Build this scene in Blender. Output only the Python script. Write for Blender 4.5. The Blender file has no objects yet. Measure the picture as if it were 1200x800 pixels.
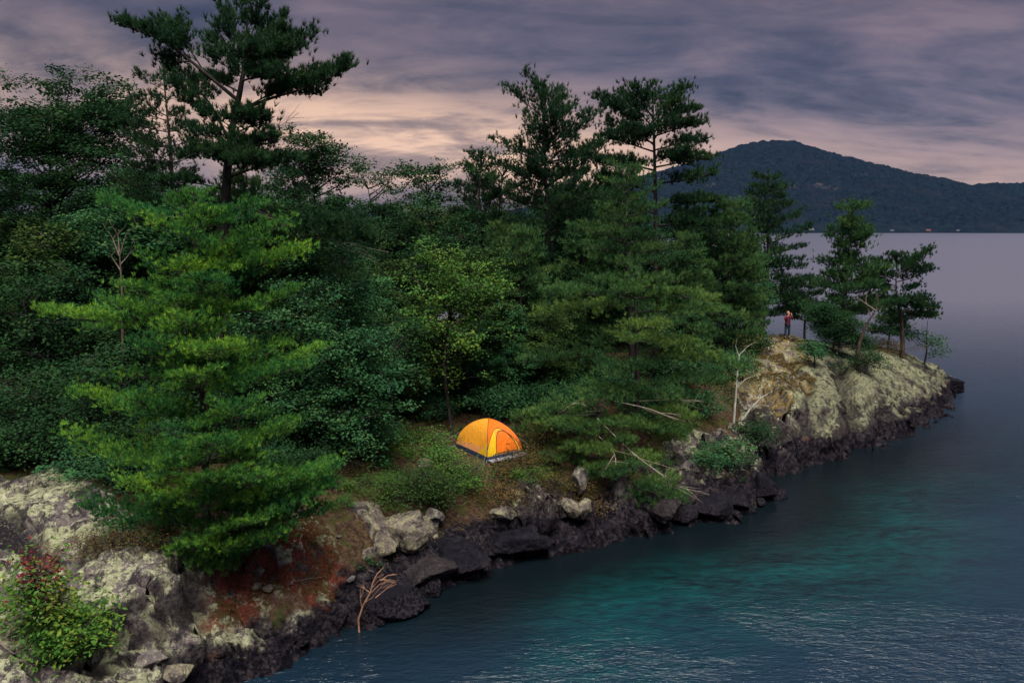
import bpy, bmesh, math, random
import numpy as np
from mathutils import Vector, Matrix

random.seed(7)
SC = bpy.context.scene
COL = SC.collection
PI = math.pi

# ------------------------------------------------------------------ camera
FPX, HOR, CAMH = 850.0, 266.0, 11.0
PITCH = math.atan((400 - HOR) / FPX)
cp, sp = math.cos(PITCH), math.sin(PITCH)

def ray(px, py):
    a, b = px - 600.0, 400.0 - py
    return np.array([a, FPX * cp + b * sp, -FPX * sp + b * cp])

def P(px, py, Y):                       # the point at distance Y seen at px, py
    r = ray(px, py)
    r = r * (Y / r[1])
    return np.array([r[0], r[1], CAMH + r[2]])

def G(px, py, z=0.0):                   # the point at height z seen at px, py
    r = ray(px, py)
    r = r * ((z - CAMH) / r[2])
    return np.array([r[0], r[1], z])

def project(x, y, z):
    d = y * cp - (z - CAMH) * sp
    u = y * sp + (z - CAMH) * cp
    return 600 + FPX * x / d, 400 - FPX * u / d, d

cam = bpy.data.cameras.new('camera')
cam.sensor_fit = 'HORIZONTAL'
cam.sensor_width = 36.0
cam.lens = 36.0 * FPX / 1200.0
cam.clip_start = 0.2
cam.clip_end = 40000
co = bpy.data.objects.new('camera', cam)
co.location = (0, 0, CAMH)
co.rotation_euler = (PI / 2 - PITCH, 0, 0)
COL.objects.link(co)
SC.camera = co

# ------------------------------------------------------------------ noise
def _hash(ix, iy, seed):
    n = (ix.astype(np.int64) * 374761393 + iy.astype(np.int64) * 668265263 + seed * 1442695041) & 0xffffffff
    n = ((n ^ (n >> 13)) * 1274126177) & 0xffffffff
    n = (n ^ (n >> 16)) & 0xffffffff
    return n.astype(np.float64) / 4294967295.0

def vnoise(x, y, seed=0):
    ix, iy = np.floor(x), np.floor(y)
    fx, fy = x - ix, y - iy
    fx = fx * fx * (3 - 2 * fx)
    fy = fy * fy * (3 - 2 * fy)
    a = _hash(ix, iy, seed); b = _hash(ix + 1, iy, seed)
    c = _hash(ix, iy + 1, seed); d = _hash(ix + 1, iy + 1, seed)
    return (a * (1 - fx) + b * fx) * (1 - fy) + (c * (1 - fx) + d * fx) * fy

def fbm(x, y, seed=0, oct=4, gain=0.5):
    s, a, t = 0.0, 1.0, 0.0
    for i in range(oct):
        s = s + a * vnoise(x * 2 ** i + 17.3 * i, y * 2 ** i - 9.1 * i, seed + i)
        t += a
        a *= gain
    return s / t

def cells(x, y, seed=0):                # nearest cell value, F1, F2
    ix, iy = np.floor(x), np.floor(y)
    f1 = np.full(x.shape, 9.0); f2 = np.full(x.shape, 9.0); val = np.zeros(x.shape)
    for dx in (-1, 0, 1):
        for dy in (-1, 0, 1):
            cx, cy = ix + dx, iy + dy
            ox = cx + 0.15 + 0.7 * _hash(cx, cy, seed)
            oy = cy + 0.15 + 0.7 * _hash(cx, cy, seed + 5)
            d = np.hypot(ox - x, oy - y)
            v = _hash(cx, cy, seed + 9)
            near = d < f1
            f2 = np.where(near, f1, np.minimum(f2, d))
            val = np.where(near, v, val)
            f1 = np.where(near, d, f1)
    return val, f1, f2

def slabs(x, y, seed, tilt):            # every cell a block with its own height and tilt
    ix, iy = np.floor(x), np.floor(y)
    f1 = np.full(x.shape, 9.0); h = np.zeros(x.shape)
    for dx in (-1, 0, 1):
        for dy in (-1, 0, 1):
            cx, cy = ix + dx, iy + dy
            ox = x - (cx + 0.1 + 0.8 * _hash(cx, cy, seed)); oy = y - (cy + 0.1 + 0.8 * _hash(cx, cy, seed + 5))
            d = np.abs(ox) * .6 + np.hypot(ox, oy)
            v = _hash(cx, cy, seed + 9) - .5 + tilt * ((_hash(cx, cy, seed + 21) - .5) * ox + (_hash(cx, cy, seed + 33) - .5) * oy)
            near = d < f1; h = np.where(near, v, h); f1 = np.where(near, d, f1)
    return h

def in_poly(x, y, poly):
    inside = np.zeros(x.shape, bool)
    n = len(poly)
    for i in range(n):
        x0, y0 = poly[i]; x1, y1 = poly[(i + 1) % n]
        if y0 == y1:
            continue
        c = ((y0 > y) != (y1 > y)) & (x < (x1 - x0) * (y - y0) / (y1 - y0) + x0)
        inside ^= c
    return inside

def poly_dist(x, y, poly):
    best = np.full(x.shape, 1e9)
    n = len(poly)
    for i in range(n):
        ax, ay = poly[i]; bx, by = poly[(i + 1) % n]
        dx, dy = bx - ax, by - ay
        t = np.clip(((x - ax) * dx + (y - ay) * dy) / (dx * dx + dy * dy), 0, 1)
        best = np.minimum(best, np.hypot(x - ax - t * dx, y - ay - t * dy))
    return best

# ------------------------------------------------------------------ object helpers
def mesh_np(name, V, F, mats=(), midx=None, attrs=None, smooth=False):
    V = np.asarray(V, np.float32); F = np.asarray(F, np.int32)
    me = bpy.data.meshes.new(name)
    nf, k = F.shape
    me.vertices.add(len(V)); me.vertices.foreach_set('co', V.ravel())
    me.loops.add(nf * k); me.loops.foreach_set('vertex_index', F.ravel())
    me.polygons.add(nf)
    me.polygons.foreach_set('loop_start', np.arange(0, nf * k, k, dtype=np.int32))
    if midx is not None:
        me.polygons.foreach_set('material_index', np.asarray(midx, np.int32))
    me.polygons.foreach_set('use_smooth', np.full(nf, bool(smooth)))
    for m in mats:
        me.materials.append(m)
    me.update(calc_edges=True)
    me.validate()
    for an, av in (attrs or {}).items():
        a = me.attributes.new(an, 'FLOAT', 'POINT')
        a.data.foreach_set('value', np.asarray(av, np.float32))
    return me

def link(name, me, parent=None, loc=None):
    o = bpy.data.objects.new(name, me)
    COL.objects.link(o)
    if parent is not None:
        o.parent = parent
    if loc is not None:
        o.location = [float(v) for v in loc]
    return o

def tag(o, label=None, cat=None, group=None, kind=None):
    if label: o['label'] = label
    if cat: o['category'] = cat
    if group: o['group'] = group
    if kind: o['kind'] = kind
    return o

def empty(name, loc, rz=0.0):
    o = link(name, None, None, loc)
    o.rotation_euler = (0, 0, rz)
    o.empty_display_size = 0.3
    return o

def copy_thing(root, loc, rz, scale, label, group):
    r = root.copy(); COL.objects.link(r)
    r.location = [float(v) for v in loc]; r.rotation_euler = (0, 0, rz); r.scale = scale
    r['label'] = label; r['group'] = group
    for ch in list(root.children):
        c = ch.copy(); COL.objects.link(c); c.parent = r
    return r

# ------------------------------------------------------------------ materials
def new_mat(name):
    m = bpy.data.materials.new(name)
    m.use_nodes = True
    nt = m.node_tree
    for n in list(nt.nodes):
        nt.nodes.remove(n)
    out = nt.nodes.new('ShaderNodeOutputMaterial')
    return m, nt, out

class NT:
    def __init__(s, nt): s.nt = nt
    def n(s, t, **kw):
        nd = s.nt.nodes.new(t)
        for k, v in kw.items(): setattr(nd, k, v)
        return nd
    def l(s, a, b): s.nt.links.new(a, b)
    def set(s, sock, v):
        if hasattr(v, 'is_output'): s.l(v, sock)
        elif isinstance(v, (int, float)): sock.default_value = float(v)
        elif len(v) == 3 and sock.type == 'RGBA': sock.default_value = (*v, 1)
        else: sock.default_value = v
    def math(s, op, a, b=0.0, c=None, clamp=False):
        nd = s.n('ShaderNodeMath', operation=op); nd.use_clamp = clamp
        s.set(nd.inputs[0], a); s.set(nd.inputs[1], b)
        if c is not None: s.set(nd.inputs[2], c)
        return nd.outputs[0]
    def mix(s, f, a, b, blend='MIX'):
        nd = s.n('ShaderNodeMix', data_type='RGBA', blend_type=blend)
        s.set(nd.inputs[0], f); s.set(nd.inputs[6], a); s.set(nd.inputs[7], b)
        return nd.outputs[2]
    def ramp(s, f, stops, interp='LINEAR'):
        nd = s.n('ShaderNodeValToRGB'); cr = nd.color_ramp; cr.interpolation = interp
        while len(cr.elements) < len(stops): cr.elements.new(0.5)
        for e, (p, c) in zip(cr.elements, stops):
            e.position = p; e.color = (*c, 1) if not isinstance(c, (int, float)) else (c, c, c, 1)
        s.set(nd.inputs[0], f)
        return nd.outputs[0]
    def rng(s, v, a, b, c=0.0, d=1.0, smooth=True):
        nd = s.n('ShaderNodeMapRange'); nd.interpolation_type = 'SMOOTHSTEP' if smooth else 'LINEAR'
        s.set(nd.inputs[0], v); nd.inputs[1].default_value = a; nd.inputs[2].default_value = b
        nd.inputs[3].default_value = c; nd.inputs[4].default_value = d
        return nd.outputs[0]
    def noise(s, vec, scale, detail=4, rough=0.55, dist=0.0, out=0):
        nd = s.n('ShaderNodeTexNoise')
        if vec is not None: s.l(vec, nd.inputs['Vector'])
        nd.inputs['Scale'].default_value = scale; nd.inputs['Detail'].default_value = detail
        nd.inputs['Roughness'].default_value = rough; nd.inputs['Distortion'].default_value = dist
        return nd.outputs[out]
    def voro(s, vec, scale, feature='F1', out='Distance'):
        nd = s.n('ShaderNodeTexVoronoi', feature=feature)
        if vec is not None: s.l(vec, nd.inputs['Vector'])
        nd.inputs['Scale'].default_value = scale
        return nd.outputs[out]
    def attr(s, name):
        return s.n('ShaderNodeAttribute', attribute_name=name).outputs['Fac']
    def vmul(s, vec, sc):
        nd = s.n('ShaderNodeMapping'); s.l(vec, nd.inputs[0]); nd.inputs['Scale'].default_value = sc
        return nd.outputs[0]

def principled(T, out, base, rough=0.8, spec=0.3, normal=None):
    b = T.n('ShaderNodeBsdfPrincipled')
    T.set(b.inputs['Base Color'], base); T.set(b.inputs['Roughness'], rough)
    b.inputs['Specular IOR Level'].default_value = spec
    if normal is not None: T.l(normal, b.inputs['Normal'])
    if out is not None: T.l(b.outputs[0], out.inputs[0])
    return b

def foliage_mat(name, stops, trans=0.25):
    m, nt, out = new_mat(name); T = NT(nt)
    v = T.attr('var')
    geo = T.n('ShaderNodeNewGeometry')
    nz = T.noise(geo.outputs['Position'], 0.9, 2)
    f = T.math('ADD', T.math('MULTIPLY', v, 0.62), T.math('MULTIPLY', T.math('SUBTRACT', nz, 0.3), 0.75), clamp=True)
    c = T.ramp(f, stops)
    b = principled(T, None, c, 0.75, 0.06)
    tr = T.n('ShaderNodeBsdfTranslucent'); T.l(c, tr.inputs[0])
    mx = T.n('ShaderNodeMixShader'); mx.inputs[0].default_value = trans
    T.l(b.outputs[0], mx.inputs[1]); T.l(tr.outputs[0], mx.inputs[2]); T.l(mx.outputs[0], out.inputs[0])
    return m

def bark_mat(name, c0, c1, scale=9.0):
    m, nt, out = new_mat(name); T = NT(nt)
    tc = T.n('ShaderNodeTexCoord').outputs['Object']
    v = T.vmul(tc, (1, 1, 0.25))
    nz = T.noise(v, scale, 5, 0.65)
    c = T.ramp(nz, [(0.32, c0), (0.68, c1)])
    bp = T.n('ShaderNodeBump'); bp.inputs['Strength'].default_value = 0.7; bp.inputs['Distance'].default_value = 0.03
    T.l(nz, bp.inputs['Height'])
    principled(T, out, c, 0.9, 0.15, bp.outputs[0])
    return m

def plain_mat(name, col, rough=0.7, var=0.25, scale=6.0, spec=0.3):
    m, nt, out = new_mat(name); T = NT(nt)
    tc = T.n('ShaderNodeTexCoord').outputs['Object']
    nz = T.noise(tc, scale, 4)
    lo = tuple(c * (1 - var) for c in col); hi = tuple(min(1, c * (1 + var)) for c in col)
    c = T.ramp(nz, [(0.3, lo), (0.7, hi)])
    principled(T, out, c, rough, spec)
    return m

M_PINE_LIT = foliage_mat('pine_needles_fresh', [(0.0, (.012, .066, .030)), (0.32, (.028, .118, .034)), (0.58, (.078, .215, .036)), (0.90, (.26, .45, .038))], 0.2)
M_PINE_MID = foliage_mat('pine_needles_green', [(0.0, (.020, .064, .030)), (0.5, (.048, .115, .038)), (1.0, (.13, .20, .045))])
M_PINE_SOFT = foliage_mat('pine_needles_soft_green', [(0.0, (.022, .070, .034)), (0.5, (.070, .150, .042)), (1.0, (.20, .29, .055))])
M_DEAD_LIGHT = bark_mat('dead_wood_light', (.17, .13, .11), (.42, .34, .28))
M_PINE_DARK = foliage_mat('pine_needles_dark', [(0.0, (.009, .033, .017)), (0.6, (.023, .060, .024)), (1.0, (.055, .105, .030))])
M_LEAF_GREEN = foliage_mat('broad_leaves_green', [(0.0, (.014, .058, .030)), (0.55, (.036, .110, .040)), (1.0, (.11, .19, .050))])
M_LEAF_SAP = foliage_mat('sapling_leaves', [(0.0, (.022, .095, .018)), (0.5, (.070, .16, .024)), (1.0, (.30, .24, .03))], .25)
M_LEAF_OLIVE = foliage_mat('broad_leaves_olive', [(0.0, (.014, .036, .012)), (0.6, (.036, .072, .018)), (1.0, (.10, .13, .026))])
M_LEAF_DARK = foliage_mat('broad_leaves_dark', [(0.0, (.008, .030, .014)), (0.6, (.022, .062, .021)), (1.0, (.060, .105, .026))])
M_LEAF_YEL = foliage_mat('broad_leaves_yellowing', [(0.0, (.024, .085, .026)), (0.55, (.062, .145, .026)), (0.85, (.16, .21, .026)), (1.0, (.30, .25, .03))])
M_LEAF_RED = foliage_mat('maple_leaves_red', [(0.0, (.05, .010, .014)), (0.5, (.13, .016, .026)), (1.0, (.26, .07, .03))])
M_HEATH = foliage_mat('heath_leaves', [(0.0, (.04, .05, .02)), (0.5, (.10, .075, .025)), (1.0, (.20, .085, .028))])
M_BARK = bark_mat('bark_grey_brown', (.016, .013, .014), (.060, .048, .044))
M_BARK_RED = bark_mat('bark_pine_reddish', (.040, .026, .022), (.15, .095, .075))
M_BARK_BROWN = bark_mat('bark_dark_brown', (.020, .015, .014), (.085, .058, .048))
M_DEAD = bark_mat('dead_wood_pale', (.075, .058, .050), (.23, .18, .15))
M_DEAD_RED = bark_mat('dead_wood_reddish', (.16, .06, .03), (.42, .25, .16))
M_BIRCH = bark_mat('birch_bark', (.22, .20, .17), (.62, .58, .50), 7)

# ------------------------------------------------------------------ geometry builders
class Tubes:
    def __init__(s): s.V = []; s.F = []; s.n = 0
    def add(s, pts, r0, r1=None, sides=6, power=1.0):
        pts = np.asarray(pts, float); k = len(pts)
        if k < 2: return
        r1 = r0 * 0.25 if r1 is None else r1
        t = np.linspace(0, 1, k) ** power
        rad = r0 + (r1 - r0) * t
        tan = np.gradient(pts, axis=0)
        tan /= np.linalg.norm(tan, axis=1, keepdims=True) + 1e-9
        ref = np.array([0.31, 0.95, 0.05]) if abs(tan[0][2]) > 0.6 else np.array([0, 0, 1.0])
        a = np.cross(tan, ref); a /= np.linalg.norm(a, axis=1, keepdims=True) + 1e-9
        b = np.cross(tan, a)
        ang = np.arange(sides) * 2 * PI / sides
        ring = (pts[:, None, :] + rad[:, None, None] * (np.cos(ang)[None, :, None] * a[:, None, :] + np.sin(ang)[None, :, None] * b[:, None, :]))
        V = ring.reshape(-1, 3)
        i = np.arange(k - 1)[:, None] * sides; j = np.arange(sides)[None, :]; j2 = (j + 1) % sides
        F = np.stack([i + j, i + j2, i + sides + j2, i + sides + j], -1).reshape(-1, 4) + s.n
        s.V.append(V); s.F.append(F); s.n += len(V)
    def build(s, name, mat, parent, loc=None):
        if not s.V: return None
        return link(name, mesh_np(name, np.concatenate(s.V), np.concatenate(s.F), [mat], smooth=True), parent, loc)

class Leaves:
    """needle tufts and broad leaves collected as raw faces"""
    def __init__(s, seed): s.P = []; s.D = []; s.S = []; s.B = []; s.tint = 0.0; s.R = np.random.default_rng(seed)
    def add(s, P, D, S=1.0):
        P = np.asarray(P, float).reshape(-1, 3)
        s.P.append(P); s.D.append(np.broadcast_to(np.asarray(D, float), P.shape)); s.S.append(np.broadcast_to(np.asarray(S, float), (len(P),))); s.B.append(np.full(len(P), s.tint))
    def _cat(s): return np.concatenate(s.P), np.concatenate(s.D), np.concatenate(s.S)
    def needles(s, name, mat, parent, k=9, ln=0.14, w=0.014, spread=0.55, up=0.35):
        k = int(round(k * 1.35)); ln *= 1.12; w *= 1.25
        P, D, S = s._cat(); R = s.R; n = len(P)
        tuft = 0.25 + 0.5 * R.random(n) + np.concatenate(s.B)
        D = D / (np.linalg.norm(D, axis=1, keepdims=True) + 1e-9)
        d = np.repeat(D, k, 0) + R.normal(0, spread, (n * k, 3)) + np.array([0, 0, up])
        d /= np.linalg.norm(d, axis=1, keepdims=True) + 1e-9
        L = ln * np.repeat(S, k) * R.uniform(0.7, 1.2, n * k)
        base = np.repeat(P, k, 0) + R.normal(0, 0.012, (n * k, 3))
        side = np.cross(d, R.normal(0, 1, (n * k, 3))); side /= np.linalg.norm(side, axis=1, keepdims=True) + 1e-9
        W = (w * np.repeat(S, k))[:, None]
        V = np.stack([base - side * W * 0.5, base + side * W * 0.5, base + d * L[:, None]], 1).reshape(-1, 3)
        F = np.arange(n * k * 3).reshape(-1, 3)
        var = np.repeat(np.clip(np.repeat(tuft, k) + R.normal(0, 0.12, n * k), 0, 1), 3)
        return link(name, mesh_np(name, V, F, [mat], attrs={'var': var}), parent)
    def broad(s, name, mat, parent, ln=0.12, w=0.07, tilt=0.55, mats=None, midx=None):
        if ln > .135: ln, w = ln * .78, w * .78
        P, D, S = s._cat(); R = s.R; n = len(P)
        az = R.uniform(0, 2 * PI, n)
        d = np.stack([np.cos(az), np.sin(az), R.normal(-0.15, 0.35, n)], 1) + D * 0.4
        d /= np.linalg.norm(d, axis=1, keepdims=True)
        nrm = np.array([0, 0, 1.0]) + R.normal(0, tilt, (n, 3))
        side = np.cross(d, nrm); side /= np.linalg.norm(side, axis=1, keepdims=True) + 1e-9
        up = np.cross(side, d)
        sz = S * R.uniform(0.65, 1.3, n)
        L = (ln * sz)[:, None]; W = (w * sz)[:, None]
        V = np.stack([P - d * L * 0.5, P + side * W * 0.5 - up * W * 0.12, P + d * L * 0.5 - up * L * 0.15, P - side * W * 0.5 - up * W * 0.12], 1).reshape(-1, 3)
        F = np.arange(n * 4).reshape(-1, 4)
        var = np.repeat(np.clip(0.2 + 0.6 * R.random(n) + np.concatenate(s.B), 0, 1), 4)
        return link(name, mesh_np(name, V, F, mats or [mat], midx=midx, attrs={'var': var}), parent)

def bough(tb, lv, pts, r0, R, s0=0.28, twig=0.32, step=0.11, spacing=0.24, upw=0.8, size=1.0, flat=0.10, twr=0.012, fill=1.0, spray=1.0):
    """one limb with side twigs carrying needle tufts on their upper side"""
    lv.tint = float(R.uniform(-0.28, 0.30)); flat = flat * R.uniform(.6, 1.5); spacing = spacing * R.uniform(.8, 1.5)
    pts = np.asarray(pts, float); k = len(pts)
    seg = np.linalg.norm(np.diff(pts, axis=0), axis=1); cum = np.concatenate([[0], np.cumsum(seg)]); L = cum[-1]
    tb.add(pts, r0, max(0.006, r0 * 0.2), 5)
    nt = max(2, int(L * (1 - s0) / spacing))
    for i in range(nt + 1):
        s = s0 + (1 - s0) * (i + R.random() * 0.6) / (nt + 0.6)
        q = min(s * L, L * 0.999)
        p = np.array([np.interp(q, cum, pts[:, c]) for c in range(3)])
        j = min(k - 2, max(0, np.searchsorted(cum, q) - 1))
        t = (pts[j + 1] - pts[j]); t = t / (np.linalg.norm(t) + 1e-9)
        th = t.copy(); th[2] = 0; th = th / (np.linalg.norm(th) + 1e-6)
        lat = np.array([-th[1], th[0], 0])
        for sg in (-1, 1):
            if R.random() > 0.90 * fill: continue
            a = R.uniform(0.6, 1.15)
            d = t * math.cos(a) + lat * sg * math.sin(a) + np.array([0, 0, R.normal(0.10, 0.14)])
            d /= np.linalg.norm(d)
            l = (twig * L * (1.12 - s) * (0.5 + 0.9 * min(1, (s - s0 + 0.15) * 3)) + 0.22) * R.uniform(0.55, 1.15)
            tb.add([p, p + d * l * 0.6 + [0, 0, 0.01], p + d * l + [0, 0, 0.05 * l]], twr, 0.004, 3)
            m = max(2, int(l / step))
            u = np.linspace(0.25, 1.0, m) + R.normal(0, 0.04, m)
            Q = p + d * l * u[:, None] + R.normal(0, 1, (m, 3)) * np.array([flat, flat, flat * 0.5]) + np.array([0, 0, 0.05])
            bt = lv.tint; lv.tint = bt + 0.34 * np.clip(u - .55, 0, .5) * (0.4 + s) - 0.03
            lv.add(Q, d * 0.7 + np.array([0, 0, upw]), size * R.uniform(0.8, 1.15, m)); lv.tint = bt
            # short spurs off the twig
            m2 = int(m * 1.5)
            u = R.uniform(0.3, 1.0, m2)
            Q = p + d * l * u[:, None] + lat * 0 + R.normal(0, 1, (m2, 3)) * np.array([flat * 1.9, flat * 1.9, flat * 0.8]) + np.array([0, 0, 0.10])
            lv.add(Q, d * 0.5 + np.array([0, 0, upw]), size * R.uniform(0.75, 1.1, m2))
    # upright sprays along the top of the limb break its outline
    ns = int(L * (1 - s0) / spacing * 0.8)
    for i in range(ns):
        q = L * R.uniform(s0, 1.0) * 0.999
        p = np.array([np.interp(q, cum, pts[:, c]) for c in range(3)])
        j = min(k - 2, max(0, np.searchsorted(cum, q) - 1))
        t = (pts[j + 1] - pts[j]); t = t / (np.linalg.norm(t) + 1e-9)
        lat = np.array([-t[1], t[0], 0]) * R.normal(0, 1.0)
        p = p + lat * twig * L * 0.18 * (1.1 - q / L) * R.uniform(-1, 1)
        d = t * 0.7 + lat * 0.5 + np.array([0, 0, R.uniform(0.3, 0.9)]); d /= np.linalg.norm(d)
        l = spray * R.uniform(0.18, 0.50) * (0.6 + 0.2 * min(L, 3))
        tb.add([p, p + d * l * .5, p + d * l], twr * .8, 0.004, 3)
        m = max(3, int(l / step * 1.6)); u = np.linspace(.3, 1.05, m)
        lv.add(p + d * l * u[:, None] + R.normal(0, flat * .55, (m, 3)), d + np.array([0, 0, .35]), size * R.uniform(.8, 1.15, m))
    t = pts[-1] - pts[-2]; t /= np.linalg.norm(t) + 1e-9
    lv.add(pts[-1] + R.normal(0, 0.09, (6, 3)), t + np.array([0, 0, 0.4]), size)

def curve_limb(p0, az, L, a, b, R, k=7, wob=0.06):
    s = np.linspace(0, 1, k)
    lat = wob * L * np.sin(s * R.uniform(2, 4) + R.uniform(0, 6)) * s
    x = L * s * math.cos(az) - lat * math.sin(az)
    y = L * s * math.sin(az) + lat * math.cos(az)
    z = L * (a * s + b * s * s) + R.normal(0, 0.015 * L, k) * s
    return np.stack([x, y, z], 1) + np.asarray(p0)

def pine(name, loc, h, rad, seed, mat, label=None, group=None, cb=0.12, levels=None, nb=5, prof=None, up=(-0.12, 0.45), tipup=0.16,
         k=9, ln=0.14, w=0.014, step=0.11, spacing=0.24, size=1.0, flat=0.10, lean=(0, 0), bark=None, keep=1.0, side=None, twig=0.32, r0=None, dead=0, lead=True):
    R = np.random.default_rng(seed)
    root = empty(name, loc)
    tag(root, label, 'tree', group)
    tb, lv, dd = Tubes(), Leaves(seed + 1), Tubes()
    n = 12
    s = np.linspace(0, 1, n)
    tr = np.stack([lean[0] * s ** 1.3 + 0.012 * h * np.sin(s * 5 + seed), lean[1] * s ** 1.3 + 0.012 * h * np.sin(s * 4 + seed * 2), s * h], 1)
    tr[0] = (0, 0, -0.3)
    r0 = r0 or (0.035 + h * 0.012)
    tb.add(tr, r0, 0.02, 8)
    levels = levels or int(h * (1 - cb) / 0.55)
    prof = prof or (lambda t: 0.25 + 0.75 * math.sin(min(1, (1 - t) * 1.35) * PI / 2) if t < 1 else 0.2)
    az0 = R.uniform(0, 6.28)
    for i in range(levels):
        t = (i + 0.35 * R.random()) / levels
        z = h * (cb + (0.985 - cb) * t)
        c = np.array([np.interp(z, tr[:, 2], tr[:, 0]), np.interp(z, tr[:, 2], tr[:, 1]), z])
        for j in range(nb):
            if R.random() > keep: continue
            az = az0 + i * 1.1 + j * 2 * PI / nb + R.normal(0, 0.25)
            L = rad * prof(t) * R.uniform(0.62, 1.12)
            if side is not None:
                L *= 1 + side[1] * math.cos(az - side[0])
            if L < 0.25: continue
            a = up[0] + (up[1] - up[0]) * t ** 1.4 + R.normal(0, 0.06)
            b = tipup * (1 - 0.4 * t) * R.uniform(0.6, 1.3)
            pts = curve_limb(c + [0, 0, R.normal(0, 0.06)], az, L, a, b, R)
            bough(tb, lv, pts, max(0.012, 0.016 * L * (1 + 0.1 * h / 10)), R, step=step, spacing=spacing, size=size, flat=flat, s0=R.uniform(0.15, 0.32), twig=twig)
    if lead:
        top = tr[-1]
        lv.add(top + np.stack([R.normal(0, .05, 14), R.normal(0, .05, 14), R.uniform(-.7, .1, 14)], 1), (0, 0, 1.0), size)
    for i in range(dead):
        dd = Tubes()
        z = h * R.uniform(0.04, max(0.1, cb + 0.05))
        az = R.uniform(0, 6.28); L = rad * R.uniform(0.3, 0.7)
        pts = curve_limb((0, 0, z), az, L, -0.1, -0.05, R)
        dd.add(pts, 0.02, 0.005, 5)
        for q in range(4):
            p = pts[3 + q % 3]; d = np.array([math.cos(az + R.normal(0, .7)), math.sin(az + R.normal(0, .7)), R.normal(0, .3)])
            dd.add([p, p + d * 0.25 * L, p + d * 0.45 * L + [0, 0, -.03]], 0.009, 0.003, 3)
        dd.build('dead_branch', M_DEAD, root)
    tb.build('trunk', bark or M_BARK, root)
    lv.needles('crown', mat, root, k=k, ln=ln, w=w)
    return root

def leaf_tree(name, loc, h, lobes, seed, mat, label=None, group=None, nclump=22, nsub=7, nleaf=55, ln=0.13, w=0.075, lean=(0, 0), bark=None, sd=(0.24, 0.11), r0=None,
              cat='tree', flat=True, stems=1, mat2=None, m2zone=None):
    """lobes: list of (x, y, z, rx, ry, rz) ellipsoids in the tree's own space"""
    R = np.random.default_rng(seed)
    root = empty(name, loc)
    tag(root, label, cat, group)
    tb, lv = Tubes(), Leaves(seed + 1)
    r0 = r0 or (0.03 + h * 0.010)
    trunks = []
    for si in range(stems):
        off = np.array([R.normal(0, .12), R.normal(0, .12), 0]) * (stems > 1)
        n = 9; s = np.linspace(0, 1, n)
        sx, sy = lean[0] + R.normal(0, .4) * (stems > 1) * h * 0.25, lean[1] + R.normal(0, .4) * (stems > 1) * h * 0.25
        hh = h * (0.86 if stems == 1 else R.uniform(0.6, 0.9))
        tr = np.stack([sx * s + 0.02 * h * np.sin(s * 6 + seed + si), sy * s + 0.02 * h * np.cos(s * 5 + seed), s * hh], 1) + off
        tr[0, 2] = -0.25
        tb.add(tr, r0 * (1 if stems == 1 else 0.6), 0.012, 7)
        trunks.append(tr)
    vols = np.array([l[3] * l[4] * l[5] for l in lobes]) ** 0.67; vols /= vols.sum()
    for i in range(nclump):
        l = lobes[R.choice(len(lobes), p=vols)]
        v = R.normal(0, 1, 3); v /= np.linalg.norm(v)
        v *= R.uniform(0.35, 1.0) ** 0.5
        if v[2] < -0.3: v[2] *= 0.6
        c = np.array(l[:3]) + v * np.array(l[3:])
        tr = trunks[R.integers(len(trunks))]
        zt = min(max(0.15 * h, c[2] - np.hypot(c[0], c[1]) * R.uniform(0.4, 0.9)), h * 0.82)
        p0 = np.array([np.interp(zt, tr[:, 2], tr[:, 0]), np.interp(zt, tr[:, 2], tr[:, 1]), min(zt, tr[-1, 2])])
        m = p0 * 0.5 + c * 0.5 + R.normal(0, 0.06, 3) * np.linalg.norm(c - p0) + [0, 0, -0.05 * np.linalg.norm(c - p0)]
        tt = np.linspace(0, 1, 6)[:, None]
        tb.add((1 - tt) ** 2 * p0 + 2 * tt * (1 - tt) * m + tt * tt * c, max(0.012, r0 * 0.32), 0.007, 5)
        cr = 0.30 * (l[3] + l[4]) / 2 + 0.15
        lv.tint = float(R.uniform(-0.2, 0.22))
        csz = R.uniform(.68, 1.12)
        for j in range(nsub):
            o = R.normal(0, 1, 3) * np.array([cr, cr, cr * 0.55]) * 0.8
            q = c + o
            tb.add([c, c + o * 0.55 + [0, 0, .03], q], 0.008, 0.003, 3)
            nl = int(nleaf * R.uniform(0.5, 1.4) * (1.7 if ln > .135 else 1.15))
            Q = q + R.normal(0, 1, (nl, 3)) * np.array([sd[0], sd[0], sd[1]])
            lv.add(Q, o / (np.linalg.norm(o) + 1e-6) * 0.8, csz * R.uniform(.8, 1.15))
    tb.build('trunk' if cat == 'tree' else 'stem', bark or M_BARK, root)
    nm = 'crown' if cat == 'tree' else 'foliage'
    if mat2 is not None:
        Pn = np.concatenate(lv.P)
        d = np.linalg.norm((Pn - np.array(m2zone[:3])) / np.array(m2zone[3:]), axis=1)
        midx = (d + R.normal(0, 0.34, len(Pn)) < .85).astype(int)
        lv.broad(nm, mat, root, ln, w, mats=[mat, mat2], midx=midx)
    else:
        lv.broad(nm, mat, root, ln, w)
    return root
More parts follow.
